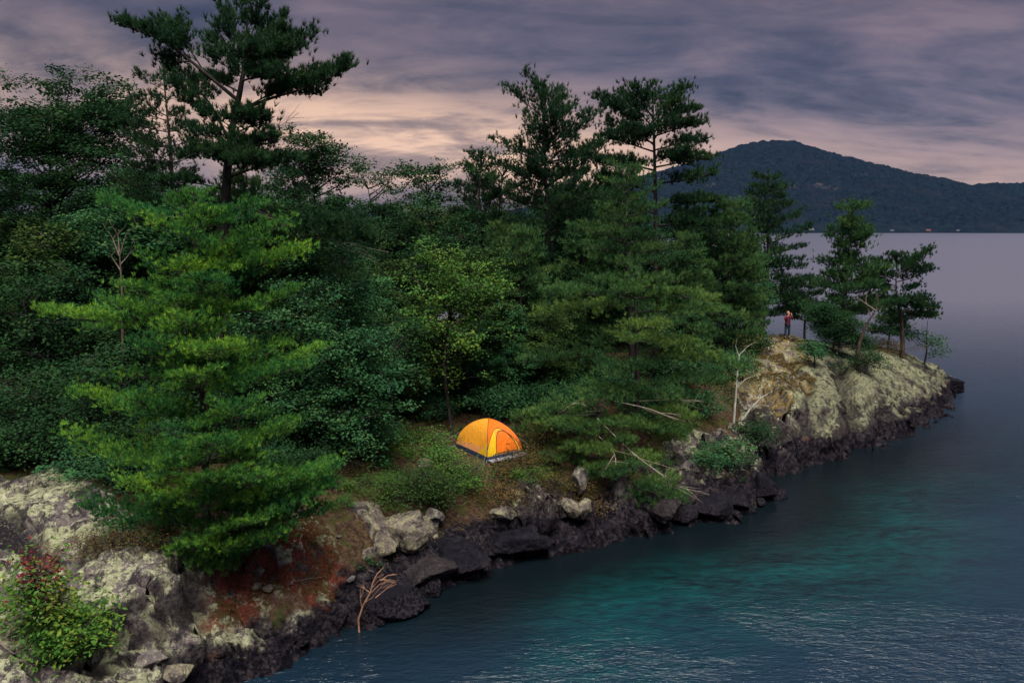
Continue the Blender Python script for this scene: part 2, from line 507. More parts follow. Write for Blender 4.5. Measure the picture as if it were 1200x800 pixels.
#%%TERRAIN
# ------------------------------------------------------------------ terrain
shore_px = [(340, 797), (375, 765), (425, 739), (455, 727), (482, 716), (500, 692), (540, 672), (590, 655), (640, 640), (720, 622), (800, 613), (870, 606),
            (905, 592), (913, 579), (890, 562), (905, 549), (960, 540), (1010, 527), (1060, 503), (1103, 483), (1106, 472), (1120, 457)]
SHORE = [(-40, -12), (-16, 0), (-10.5, 6), (-7.6, 11), (-6.2, 14)] + [tuple(G(x, y, 0)[:2]) for x, y in shore_px] + \
        [(30.2, 52), (27, 55), (20, 58.5), (8, 63), (-5, 68), (-25, 74), (-60, 84), (-120, 90), (-120, -12)]
land_px = [  # px, py, height
    (-60, 600, 3.3), (0, 582, 3.25), (60, 562, 3.4), (120, 582, 3.3), (40, 650, 2.75), (100, 640, 3.0), (180, 640, 2.85), (150, 700, 2.45), (215, 680, 2.45), (60, 735, 2.1),
    (140, 765, 1.55), (0, 760, 2.3), (228, 735, 1.25), (230, 780, 0.55), (180, 795, 0.75), (60, 800, 1.6), (300, 650, 2.2), (262, 700, 1.5), (345, 640, 2.15), (300, 735, 0.75), (350, 700, 1.1),
    (385, 685, 0.9), (400, 655, 1.5), (450, 640, 1.2), (470, 690, 0.55), (430, 612, 2.0), (510, 635, 1.0), (510, 612, 1.6), (590, 618, 1.0), (590, 598, 1.7), (400, 585, 2.35), (450, 560, 2.55), (570, 530, 2.6), (620, 560, 2.2),
    (645, 607, 1.1), (645, 588, 1.7), (690, 600, 1.0), (690, 580, 1.7), (730, 585, 1.3), (780, 578, 1.2), (700, 520, 2.5), (800, 520, 2.3), (800, 550, 1.6), (850, 560, 1.2), (860, 510, 2.2), (885, 540, 1.3),
    (500, 450, 3.0), (700, 440, 3.3), (600, 470, 2.9), (400, 480, 3.0), (300, 500, 3.2), (200, 500, 3.4), (50, 480, 3.7), (-80, 480, 3.8),
    (923, 397, 3.75), (880, 412, 3.55), (900, 440, 3.2), (945, 440, 3.1), (945, 470, 2.6), (900, 480, 2.4), (915, 510, 1.6), (980, 440, 3.0), (1000, 475, 2.2), (975, 500, 1.3),
    (1040, 430, 2.75), (1040, 470, 1.9), (1080, 440, 1.9), (1088, 465, 1.1), (1060, 412, 2.75), (1010, 408, 3.3), (1098, 440, 1.5), (1020, 500, 1.0), (1060, 485, 0.9), (960, 408, 3.65), (1095, 428, 1.6)]
A = [G(x, y, z) for x, y, z in land_px]
A += [np.array(a, float) for a in [(20, 53, 2.6), (10, 56, 3.2), (-2, 58, 3.4), (-20, 60, 4.0), (-40, 60, 4.5), (-60, 50, 5), (-30, 40, 4.4), (-15, 42, 4.0), (0, 44, 3.6), (8, 45, 3.4), (-40, 25, 4.8), (-25, 22, 4.0), (-20, 12, 2.9), (-30, 5, 3.5), (-14, 9, 2.0), (-60, 10, 5), (-100, 40, 5), (25, 52, 2.0)]]
sh = np.array(SHORE)
for i in range(len(sh) - 2):
    a, b = sh[i], sh[i + 1]
    L = np.linalg.norm(b - a); m = max(1, int(L / 2.0))
    nrm = np.array([b[1] - a[1], a[0] - b[0]]) / L       # pointing out to the water
    for q in range(m):
        p = a + (b - a) * q / m
        A.append(np.array([p[0], p[1], 0.0]))
        o = p + nrm * 0.9; A.append(np.array([o[0], o[1], -0.75]))
        if q % 2 == 0:
            o = p + nrm * 4.5; A.append(np.array([o[0], o[1], -2.6]))
A = np.array([a for a in A])
keep = [0]
for i in range(1, len(A)):
    if np.min(np.linalg.norm(A[keep][:, :2] - A[i, :2], axis=1)) > 0.35: keep.append(i)
A = A[keep]
Dm = np.linalg.norm(A[:, None, :2] - A[None, :, :2], axis=2)
n = len(A)
Mx = np.zeros((n + 3, n + 3)); Mx[:n, :n] = -Dm - np.eye(n) * 0.02
Mx[:n, n] = 1; Mx[:n, n + 1:] = A[:, :2]; Mx[n, :n] = 1; Mx[n + 1:, :n] = A[:, :2].T
rhs = np.concatenate([A[:, 2], [0, 0, 0]])
WR = np.linalg.solve(Mx, rhs)

def base_height(x, y):
    out = np.empty(x.shape)
    fx, fy, fo = x.ravel(), y.ravel(), out.ravel()
    for i in range(0, len(fx), 20000):
        a, b = fx[i:i + 20000], fy[i:i + 20000]
        d = np.hypot(a[:, None] - A[None, :, 0], b[:, None] - A[None, :, 1])
        fo[i:i + 20000] = -d @ WR[:n] + WR[n] + WR[n + 1] * a + WR[n + 2] * b
    return fo.reshape(x.shape)

gx = np.concatenate([np.linspace(-120, -20, 80, endpoint=False), np.arange(-20, 33.5, 0.11), np.linspace(34, 48, 18)])
gy = np.concatenate([np.linspace(-12, 6, 30, endpoint=False), np.arange(6, 30, 0.10), np.arange(30, 56, 0.13), np.linspace(56.3, 96, 70)])
X, Y = np.meshgrid(gx, gy)
Z = base_height(X, Y)
PX, PY, PD = project(X, Y, Z)
land = in_poly(X, Y, SHORE)
dsh = poly_dist(X, Y, SHORE[:-4]) * np.where(land, 1, -1)

def blur(m, it=3):
    for _ in range(it):
        p = np.pad(m, 1, mode='edge')
        m = (p[:-2, 1:-1] + p[2:, 1:-1] + p[1:-1, :-2] + p[1:-1, 2:] + 2 * m) / 6
    return m
wob = fbm(X * 0.9, Y * 0.9, 31, 4) - 0.5
def pmask(poly, it=5):
    return blur(in_poly(PX + wob * 60, PY + wob[::1] * 40, poly).astype(float), it)
def gully(px_line, width, zl):
    pl = [G(a, b, c)[:2] for (a, b), c in zip(px_line, zl)]
    d = np.full(X.shape, 1e9)
    for a, b in zip(pl[:-1], pl[1:]):
        dx, dy = b - a; t = np.clip(((X - a[0]) * dx + (Y - a[1]) * dy) / (dx * dx + dy * dy), 0, 1)
        d = np.minimum(d, np.hypot(X - a[0] - t * dx, Y - a[1] - t * dy))
    return np.exp(-((d + wob * width * 1.2) / width) ** 2)
gul = np.maximum.reduce([gully([(978, 425), (990, 450), (1003, 480), (1012, 512)], .55, [3.2, 2.7, 2, 1]) * 1.0, gully([(905, 455), (915, 478), (938, 505), (950, 530)], .35, [3, 2.5, 1.6, .8]) * .7,
     gully([(1032, 428), (1060, 440), (1085, 458)], .22, [2.8, 2.2, 1.3]) * .45, gully([(1045, 415), (1075, 428), (1098, 440)], .2, [2.8, 2.2, 1.5]) * .4, gully([(925, 425), (945, 455), (950, 490)], .3, [3.4, 2.7, 2]) * .5, gully([(1040, 450), (1030, 480), (1035, 505)], .22, [2.4, 1.9, 1]) * .5,
     gully([(200, 690), (160, 722), (128, 760)], .22, [2.5, 2.1, 1.5]) * .55, gully([(232, 660), (240, 700), (225, 740)], .25, [2.6, 1.9, 1.2]) * .6, gully([(95, 655), (140, 630), (195, 622)], .22, [2.8, 2.9, 2.9]) * .45, gully([(20, 690), (70, 745), (120, 770)], .3, [2.5, 2.1, 1.6]) * .5])
rock = np.maximum.reduce([
    pmask([(-200, 575), (60, 552), (120, 570), (160, 605), (225, 635), (262, 690), (330, 720), (330, 830), (-300, 830)]),
    pmask([(845, 412), (895, 384), (960, 384), (1040, 392), (1145, 450), (1120, 500), (1000, 545), (890, 575), (850, 520), (875, 460)]),
    pmask([(760, 545), (800, 500), (850, 500), (870, 560), (760, 590)]) * 0.8,
    blur(((dsh < 0.75 + wob * 1.6)).astype(float), 4)])
red = pmask([(235, 650), (300, 612), (370, 600), (395, 640), (425, 690), (375, 720), (340, 690), (300, 735), (255, 735)]) * 1.0
rock = np.maximum(rock, red * .95)
heath = pmask([(95, 640), (150, 612), (195, 618), (185, 640), (120, 655), (95, 665)], 3)
gap1 = pmask([(-20, 590), (25, 600), (60, 640), (55, 670), (20, 650), (-30, 640)], 3)      # sunken dark gap, its shade put into the rock colour
heath2 = pmask([(850, 415), (905, 392), (950, 395), (960, 430), (930, 470), (880, 475), (860, 440)], 4)
head = pmask([(930, 385), (1040, 392), (1145, 450), (1120, 500), (1000, 545), (900, 560), (930, 470)], 5)
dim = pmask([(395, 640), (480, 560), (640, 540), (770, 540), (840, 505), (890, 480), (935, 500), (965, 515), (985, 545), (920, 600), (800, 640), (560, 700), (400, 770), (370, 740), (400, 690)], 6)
duff = np.clip(1 - rock, 0, 1)

# large joints and ledges in the rock, small lumps in the soil
u = X * 0.82 + Y * 0.57; v = -X * 0.57 + Y * 0.82
cv, c1, c2 = cells(u * 0.42 + wob * 0.5, v * 0.75 + wob * 0.5, 3)
dv, d1, d2 = cells(u * 1.3 + wob, v * 1.9 + wob, 8)
ev, e1, e2 = cells(X * 3.4 + wob, Y * 3.0 + wob, 15)
steep = np.clip(1 - dsh / 3.5, 0, 1)
crack = np.exp(-((c2 - c1) / 0.045) ** 2)
crack2 = np.exp(-((d2 - d1) / 0.06) ** 2)
amp = rock * np.where(dsh > -1, 1, 0.3) * (1 - 0.62 * head * np.clip((Z - .7) / .6, 0, 1)) * (1 - .35 * red)
wx_, wy_ = (fbm(X * .8, Y * .8, 91, 3) - .5) * .9, (fbm(X * .8, Y * .8, 95, 3) - .5) * .9
s1 = slabs(u * 0.36 + wx_ * .5, v * 0.62 + wy_ * .5, 203, 1.6); s2 = slabs(u * 0.95 + wx_, v * 1.5 + wy_, 207, 1.5); s3 = slabs(X * 2.4 + wx_, Y * 2.7 + wy_, 215, 1.4); s4 = slabs(X * 5.2 + wx_ * 2, Y * 4.6 + wy_ * 2, 219, 1.2)
Z = Z + amp * (s1 * (0.30 + 0.70 * steep) + s2 * (0.13 + 0.42 * steep) + s3 * (0.05 + 0.20 * steep) + s4 * (0.025 + 0.05 * steep))
Z = Z - amp * (0.20 * crack + 0.08 * crack2 * (0.4 + steep))
Z = Z + rock * ((fbm(X * 0.7, Y * 0.7, 4, 5) - 0.5) * 0.30 + (fbm(X * 3.2, Y * 3.2, 6, 4) - .5) * 0.10 + (fbm(X * 9, Y * 9, 66, 3) - .5) * 0.06)
Z = Z + duff * np.clip(dsh / 2, 0, 1) * ((fbm(X * 0.45, Y * 0.45, 12, 4) - 0.5) * 0.7 + (fbm(X * 2.5, Y * 2.5, 14, 4) - .5) * 0.16)
Z = Z - gap1 * 0.35 - gul * 0.85
# the tent stands on a trodden level patch
tc0 = G(572, 526, 2.6)
w = np.clip(1.6 - np.hypot(X - tc0[0] + .1, Y - tc0[1] - 0.2) / 1.9, 0, 1); w = w * w * (3 - 2 * w)
Z = Z * (1 - w) + 2.6 * w

def zg(x, y):
    i = int(np.clip(np.searchsorted(gx, x) - 1, 0, len(gx) - 2)); j = int(np.clip(np.searchsorted(gy, y) - 1, 0, len(gy) - 2))
    fx = (x - gx[i]) / (gx[i + 1] - gx[i]); fy = (y - gy[j]) / (gy[j + 1] - gy[j])
    return float(Z[j, i] * (1 - fx) * (1 - fy) + Z[j, i + 1] * fx * (1 - fy) + Z[j + 1, i] * (1 - fx) * fy + Z[j + 1, i + 1] * fx * fy)

def at(px, Y):                          # ground point straight below column px at distance Y
    z = 3.0
    for _ in range(4):
        d = Y * cp - (z - CAMH) * sp
        x = (px - 600) / FPX * d
        z = zg(x, Y)
    return np.array([x, Y, z])

def hit(px, py):                        # the ground point seen at px, py
    r = ray(px, py); r = r / r[1]
    for Yv in np.arange(9, 90, 0.05):
        if CAMH + r[2] * Yv <= max(zg(r[0] * Yv, Yv), 0.0):
            return np.array([r[0] * Yv, Yv, max(zg(r[0] * Yv, Yv), 0.0)])
    return P(px, py, 60)

def ground_material():
    m, nt, out = new_mat('rock_and_forest_floor'); T = NT(nt)
    geo = T.n('ShaderNodeNewGeometry'); pos = geo.outputs['Position']
    sep = T.n('ShaderNodeSeparateXYZ'); T.l(pos, sep.inputs[0])
    nsep = T.n('ShaderNodeSeparateXYZ'); T.l(geo.outputs['Normal'], nsep.inputs[0])
    n1 = T.noise(pos, 0.8, 5, 0.6); n2 = T.noise(pos, 3.2, 6, 0.65); n3 = T.noise(pos, 15, 7, 0.75); n4 = T.noise(pos, 55, 4, 0.7)
    tilt = T.vmul(pos, (1.5, 1.2, 0.6))
    n5 = T.noise(tilt, 1.7, 6, 0.65, 0.6)
    # bare granite
    m1 = T.noise(pos, 2.2, 9, 0.78); m2 = T.noise(pos, 6.5, 9, 0.82); m3 = T.noise(tilt, 4.0, 9, 0.8, 0.4)
    g = T.ramp(m2, [(0.36, (.045, .040, .046)), (0.5, (.15, .125, .120)), (0.62, (.27, .22, .20))])
    pink = T.rng(n1, 0.54, 0.64)
    g = T.mix(T.math('MULTIPLY', pink, 0.45), g, (.30, .19, .16))
    # pale crustose lichen in crisp patches of several sizes
    lsum = T.math('ADD', T.math('MULTIPLY', m1, 0.5), T.math('ADD', T.math('MULTIPLY', m2, 0.45), T.math('MULTIPLY', n1, 0.45)))
    lich = T.rng(lsum, 0.685, 0.715)
    lcol = T.ramp(m2, [(0.38, (.16, .17, .095)), (0.5, (.33, .34, .20)), (0.62, (.50, .50, .33))])
    rockc = T.mix(T.math('MULTIPLY', lich, 0.92), g, lcol)
    hl = T.ramp(m2, [(0.38, (.090, .092, .058)), (0.5, (.165, .172, .095)), (0.64, (.255, .26, .155))])
    hl = T.mix(T.rng(m3, 0.53, 0.57), hl, T.mix(T.rng(m2, .42, .58), (.030, .028, .028), (.13, .115, .10)))
    rockc = T.mix(T.math('MULTIPLY', T.attr('head'), 0.9), rockc, hl)
    # black streaks and stains; then darker bank and steep faces, painted gap and gully shade
    st = T.rng(T.math('ADD', T.math('MULTIPLY', n5, .55), T.math('MULTIPLY', m3, .5)), 0.545, 0.575)
    rockc = T.mix(T.math('MULTIPLY', st, 0.88), rockc, (.028, .024, .030))
    rockc = T.mix(T.math('MULTIPLY', T.attr('gap_shade'), T.rng(n3, 0.30, 0.5)), rockc, (.016, .014, .018))
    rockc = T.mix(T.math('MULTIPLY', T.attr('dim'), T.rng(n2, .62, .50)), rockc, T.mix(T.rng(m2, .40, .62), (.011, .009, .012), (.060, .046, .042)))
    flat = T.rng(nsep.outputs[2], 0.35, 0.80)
    rockc = T.mix(flat, T.mix(T.rng(m2, 0.40, 0.62), (.014, .013, .017), (.095, .080, .076)), rockc)  # steep faces coloured darker than flat ones
    rockc = T.mix(T.math('MULTIPLY', T.attr('crack'), 0.75), rockc, (.022, .018, .018))  # dark joints; carved gullies get their shade in this colour too
    # forest floor: needles, leaf mould, moss
    d = T.ramp(T.noise(pos, 7.0, 9, 0.82), [(0.38, (.016, .011, .010)), (0.5, (.058, .036, .024)), (0.62, (.15, .092, .050))])
    d = T.mix(T.rng(T.noise(pos, 1.4, 8, .75), 0.50, 0.58), d, T.mix(n3, (.018, .030, .010), (.085, .085, .025)))
    d = T.mix(T.math('MULTIPLY', T.rng(n4, 0.6, 0.72), 0.6), d, (.26, .19, .10))
    rd = T.ramp(n3, [(0.3, (.034, .011, .010)), (0.50, (.135, .036, .024)), (0.70, (.27, .10, .055))])
    d = T.mix(T.attr('red'), d, rd)
    he = T.ramp(n3, [(0.3, (.08, .060, .022)), (0.52, (.20, .14, .055)), (0.75, (.34, .25, .11))])
    d = T.mix(T.attr('heath2'), d, he)
    rk = T.math('ADD', T.attr('rock'), T.math('MULTIPLY', T.math('SUBTRACT', n2, 0.5), 0.9))
    rk = T.rng(rk, 0.40, 0.60)
    redpatch = T.math('MULTIPLY', T.attr('red'), T.rng(T.math('ADD', m1, T.math('MULTIPLY', m2, .4)), 0.755, 0.725))
    rk = T.math('MAXIMUM', rk, T.math('MULTIPLY', T.attr('red'), 0.95))
    rk = T.math('MULTIPLY', rk, T.math('SUBTRACT', 1.0, redpatch), clamp=True)
    h2 = T.math('MULTIPLY', T.attr('heath2'), T.rng(n2, 0.44, 0.60))
    rk = T.math('MULTIPLY', rk, T.math('SUBTRACT', 1.0, h2), clamp=True)
    c = T.mix(rk, d, rockc)
    # wet band along the waterline; dim carries it up the dark bank face
    zz = T.math('ADD', sep.outputs[2], T.math('MULTIPLY', T.math('SUBTRACT', n2, 0.5), 1.1))
    zz = T.math('SUBTRACT', zz, T.math('MULTIPLY', T.attr('dim'), 0.55))
    wet = T.rng(zz, 0.50, 0.85, 1, 0)
    c = T.mix(wet, c, T.mix(T.rng(m1, .44, .56), T.mix(T.rng(m2, .44, .58), (.002, .002, .004), (.012, .010, .015)), T.mix(T.rng(m2, .44, .58), (.006, .005, .008), (.045, .036, .040))))
    rust = T.math('MULTIPLY', T.rng(T.math('ABSOLUTE', T.math('SUBTRACT', zz, 0.75)), 0.0, 0.25, 1, 0), T.rng(n1, 0.58, 0.68))
    c = T.mix(T.math('MULTIPLY', rust, 0.5), c, (.10, .035, .025))
    ro = T.math('SUBTRACT', 0.92, T.math('MULTIPLY', wet, 0.30))
    bp = T.n('ShaderNodeBump'); bp.inputs['Strength'].default_value = 0.9; bp.inputs['Distance'].default_value = 0.09
    T.l(T.math('ADD', T.math('MULTIPLY', n2, 1.2), T.math('ADD', n3, T.math('MULTIPLY', n4, 0.35))), bp.inputs['Height'])
    principled(T, out, c, ro, 0.04, bp.outputs[0])
    return m
M_GROUND = ground_material()

ny, nx = X.shape
gyy, gxx = np.gradient(Z, gy, gx)
stp = np.clip((np.hypot(gxx, gyy) - .7) / 1.2, 0, 1) * rock          # broken faces step in and out sideways too
JX = (slabs(X * 1.1 + Z * .6, Y * 1.1 + Z * 1.3, 301, .5) * .34 + slabs(X * 2.9 + Z, Y * 2.9 - Z * 2.2, 305, .5) * .14) * stp
JY = (slabs(X * 1.0 - Z * .7, Y * 1.2 + Z * 1.5, 311, .5) * .34 + slabs(X * 3.1 + Z * 2, Y * 2.7 - Z * 2.0, 315, .5) * .14) * stp
V = np.stack([X + JX, Y + JY, Z], -1).reshape(-1, 3)
ii = np.arange(ny - 1)[:, None] * nx + np.arange(nx - 1)[None, :]
F = np.stack([ii, ii + 1, ii + nx + 1, ii + nx], -1).reshape(-1, 4)
fz = Z.ravel()[F].max(1); F = F[fz > -2.2]
gme = mesh_np('island_ground', V, F, [M_GROUND], smooth=True, attrs={'rock': rock.ravel(), 'red': red.ravel(), 'gap_shade': gap1.ravel(), 'heath2': heath2.ravel(), 'head': head.ravel(), 'dim': np.clip(dim + .55 * head * np.clip(1.5 - Z, 0, 1), 0, 1).ravel(),
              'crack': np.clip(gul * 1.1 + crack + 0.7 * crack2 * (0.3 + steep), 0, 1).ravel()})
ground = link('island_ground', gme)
tag(ground, 'rocky wooded island ground with pale lichen ledges and brown needle litter', kind='structure')

# ------------------------------------------------------------------ lake
def sep_y(T, pos):
    s = T.n('ShaderNodeSeparateXYZ'); T.l(pos, s.inputs[0]); return s.outputs[1]
def water_material():
    m, nt, out = new_mat('lake_water'); T = NT(nt)
    geo = T.n('ShaderNodeNewGeometry'); pos = geo.outputs['Position']
    rot = T.n('ShaderNodeMapping'); T.l(pos, rot.inputs[0]); rot.inputs['Rotation'].default_value = (0, 0, math.radians(-24)); rot.inputs['Scale'].default_value = (0.55, 1.5, 1)
    big = T.noise(pos, 0.16, 3, 0.6, 0.8)
    w1 = T.noise(rot.outputs[0], 0.9, 3, 0.55, 0.5)
    w2 = T.noise(rot.outputs[0], 3.0, 4, 0.6, 0.4)
    w3 = T.noise(rot.outputs[0], 9.0, 3, 0.6)
    hgt = T.math('ADD', T.math('MULTIPLY', w1, 0.36), T.math('ADD', T.math('MULTIPLY', w2, 0.34), T.math('MULTIPLY', w3, 0.17)))
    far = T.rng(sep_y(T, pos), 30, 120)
    gust = T.math('MULTIPLY', T.rng(big, 0.35, 0.68, 0.55, 1.0), T.attr('open'))
    gust = T.math('MULTIPLY', gust, T.math('SUBTRACT', 1.0, T.math('MULTIPLY', far, 0.80)))
    bp = T.n('ShaderNodeBump'); bp.inputs['Distance'].default_value = 0.50
    T.set(bp.inputs['Strength'], gust); T.l(hgt, bp.inputs['Height'])
    sh = T.attr('shallow')
    f = T.math('MULTIPLY', sh, T.rng(T.math('ADD', T.math('MULTIPLY', T.noise(rot.outputs[0], 0.40, 6, .75), .6), T.math('MULTIPLY', w2, .5)), 0.36, 0.74), clamp=True)
    c = T.mix(f, T.mix(T.rng(T.attr('open'), .35, 1.0), (.003, .006, .008), T.mix(far, (.006, .019, .036), (.092, .090, .120))), (.003, .046, .049))  # body colour paints lilac sky reflection far off, dark bank reflection near shore
    rough = T.math('ADD', 0.12, T.math('MULTIPLY', far, 0.16))
    b = principled(T, out, c, rough, 0.5, bp.outputs[0])
    b.inputs['IOR'].default_value = 1.36
    return m
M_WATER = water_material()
wx = np.concatenate([-np.geomspace(3600, 62, 26), np.arange(-60, 70, 1.0), np.geomspace(72, 3600, 26)])
wy = np.concatenate([-np.geomspace(600, 22, 12), np.arange(-20, 96, 1.0), np.geomspace(98, 3000, 34)])
WX, WY = np.meshgrid(wx, wy)
wd = poly_dist(WX, WY, SHORE[:-4])
shal = np.clip((wd - 2.0) / 2.5, 0, 1) * np.clip(1 - (wd - 4.5) / 4.5, 0, 1) * np.clip((WX + 1.0) / 3, 0.1, 1) * np.clip((34 - WY) / 9, 0.15, 1)
nyw, nxw = WX.shape
ii = np.arange(nyw - 1)[:, None] * nxw + np.arange(nxw - 1)[None, :]
F = np.stack([ii, ii + 1, ii + nxw + 1, ii + nxw], -1).reshape(-1, 4)
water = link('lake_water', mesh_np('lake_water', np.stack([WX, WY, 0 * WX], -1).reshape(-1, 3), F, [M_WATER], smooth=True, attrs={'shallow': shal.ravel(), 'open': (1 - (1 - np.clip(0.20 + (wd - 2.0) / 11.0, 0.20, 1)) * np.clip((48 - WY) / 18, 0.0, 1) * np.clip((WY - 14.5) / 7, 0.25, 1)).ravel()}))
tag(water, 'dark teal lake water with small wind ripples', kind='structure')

# ------------------------------------------------------------------ far mountain and hills
def hill_material():
    m, nt, out = new_mat('far_forest'); T = NT(nt)
    geo = T.n('ShaderNodeNewGeometry'); pos = geo.outputs['Position']
    n1 = T.noise(pos, 0.010, 5, 0.6); n2 = T.noise(pos, 0.07, 4, 0.6)
    c = T.ramp(n2, [(0.3, (.002, .005, .008)), (0.55, (.005, .010, .014)), (0.8, (.011, .017, .018))])
    c = T.mix(T.math('MULTIPLY', T.rng(n1, 0.5, 0.7), 0.4), c, (.014, .013, .016))
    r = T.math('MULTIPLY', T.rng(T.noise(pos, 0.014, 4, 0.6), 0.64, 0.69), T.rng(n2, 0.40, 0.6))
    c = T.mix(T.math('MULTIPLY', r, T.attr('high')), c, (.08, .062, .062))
    principled(T, out, c, 0.95, 0.05)
    return m
M_HILL = hill_material()
def ridge(name, prof, d0, d1, label, seed, xstep=5.0, depth=900, nyr=150):
    """a wooded ridge whose crest, seen from the lake, follows prof (px, py) at distance d1 and whose foot meets the water at d0"""
    px = np.array([p[0] for p in prof], float); top = np.array([P(a, b, d1)[2] for a, b in prof]); xs = np.array([P(a, b, d1)[0] for a, b in prof])
    gx_ = np.arange(xs[0], xs[-1], xstep); t_ = np.concatenate([np.linspace(0, 1, nyr), np.linspace(1.02, 1.6, 16)])
    XX, TT = np.meshgrid(gx_, t_)
    YY = d0 + (d1 - d0) * TT + 18 * np.sin(XX * 0.011) * (1 - np.clip(TT, 0, 1)) + 10 * np.sin(XX * 0.031 + 2) * (1 - np.clip(TT, 0, 1))
    cr = np.interp(XX, xs, top)
    k = np.ones(9) / 9
    Tc = np.clip(TT, 0, 1)
    f = 0.62 * Tc ** 1.1 + 0.38 * (Tc * Tc * (3 - 2 * Tc))
    f = np.where(TT > 1, 1 - ((TT - 1) / 0.6) ** 2, f)
    Zh = cr * f + Tc * (1 - Tc) * (fbm(XX / 170, YY / 260, seed, 4) - 0.5) * 150
    Zh += 12 * np.clip(Tc * 30, 0, 1) * fbm(XX / 60, YY / 60, seed + 3, 2)
    Zh += np.clip(Tc * 12, 0, 1) * (np.random.default_rng(seed).random(XX.shape) * 7 + 5 * vnoise(XX / 9, YY / 12, seed + 8)) - 1.5
    ny_, nx_ = XX.shape
    ii = np.arange(ny_ - 1)[:, None] * nx_ + np.arange(nx_ - 1)[None, :]
    F = np.stack([ii, ii + 1, ii + nx_ + 1, ii + nx_], -1).reshape(-1, 4)
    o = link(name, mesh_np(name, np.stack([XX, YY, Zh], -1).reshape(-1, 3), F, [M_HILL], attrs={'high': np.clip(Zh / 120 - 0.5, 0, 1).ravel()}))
    tag(o, label, kind='structure')
    return o, (lambda x: float(np.interp(x, gx_, YY[0])))
mt, shore_y = ridge('mountain', [(560, 262), (640, 240), (720, 218), (790, 200), (822, 191), (845, 182), (872, 172), (898, 169), (930, 171), (960, 182), (1000, 191), (1050, 205), (1085, 211), (1105, 219), (1130, 223), (1160, 221), (1190, 219), (1220, 220), (1290, 228), (1400, 240), (1560, 262)],
                1330, 2150, 'dark wooded mountain with a rounded summit across the lake', 41)
ridge('hills', [(-900, 264), (-500, 258), (-200, 254), (0, 257), (200, 253), (350, 256), (480, 252), (600, 257), (700, 264)], 1700, 2500, 'low blue wooded hills beyond the trees', 52, 9.0, nyr=60)

# ------------------------------------------------------------------ cabins on the far shore
def cabin(px, wid, wall, roof, label, rz):
    xx = P(px, 272, 1345)[0]; yy = shore_y(xx) + 14
    root = empty('cabin', (xx, yy, 1.5), rz); tag(root, label, 'cabin', None)
    def box(x0, x1, y0, y1, z0, z1):
        V = [(x, y, z) for z in (z0, z1) for x, y in ((x0, y0), (x1, y0), (x1, y1), (x0, y1))]
        return V, [(0, 3, 2, 1), (4, 5, 6, 7), (0, 1, 5, 4), (1, 2, 6, 5), (2, 3, 7, 6), (3, 0, 4, 7)]
    w, d, h = wid, wid * 0.7, wid * 0.42
    V, F = box(-w / 2, w / 2, -d / 2, d / 2, -4, h)
    link('wall', mesh_np('wall', V, F, [wall]), root)
    e = 0.6; r = h + w * 0.36
    V = [(-w / 2 - e, -d / 2 - e, h - .2), (w / 2 + e, -d / 2 - e, h - .2), (w / 2 + e, 0, r), (-w / 2 - e, 0, r), (w / 2 + e, d / 2 + e, h - .2), (-w / 2 - e, d / 2 + e, h - .2)]
    V += [(a, b, c - 0.35) for a, b, c in V]
    F = [(0, 1, 2, 3), (3, 2, 4, 5), (7, 6, 9, 8), (8, 9, 11, 10), (0, 6, 7, 1), (4, 10, 11, 5), (1, 7, 8, 2), (2, 8, 10, 4), (3, 9, 6, 0), (5, 11, 9, 3)]
    link('roof', mesh_np('roof', V, F, [roof]), root)
    for k in (-0.28, 0.28):
        V, F = box(k * w - 0.9, k * w + 0.9, -d / 2 - 0.06, -d / 2 - 0.01, h * 0.3, h * 0.75)
        link('window', mesh_np('window', V, F, [M_GLASS]), root)
    V, F = box(-0.7, 0.7, -d / 2 - 0.07, -d / 2 - 0.01, -0.5, h * 0.62)
    link('door', mesh_np('door', V, F, [M_GLASS]), root)
M_GLASS = plain_mat('dark_glass', (.02, .025, .03), 0.2)
M_WHITEW = plain_mat('white_boards', (.07, .07, .08)); M_GREYR = plain_mat('grey_shingles', (.05, .05, .06)); M_REDR = plain_mat('red_roof', (.10, .020, .015)); M_BROWNW = plain_mat('brown_boards', (.08, .035, .025)); M_GREYW = plain_mat('grey_boards', (.045, .045, .055))
cabin(948, 10, M_WHITEW, M_WHITEW, 'small white cabin on the far shore, left of the headland pine', 0.2)
cabin(1095, 7, M_BROWNW, M_REDR, 'small cabin with a bright red roof on the far shore', -0.15)
cabin(1047, 6, M_GREYW, M_GREYR, 'tiny grey cabin on the far shore, between white cabin and red roof', 0.1)
cabin(1127, 6, M_GREYW, M_GREYW, 'pale grey cabin on the far shore, just right of the red roof', 0.0)
#%%LIGHT
# ------------------------------------------------------------------ trees that stand out
def top_h(base, top_py, Yd):
    return P(600, top_py, Yd)[2] - base[2]

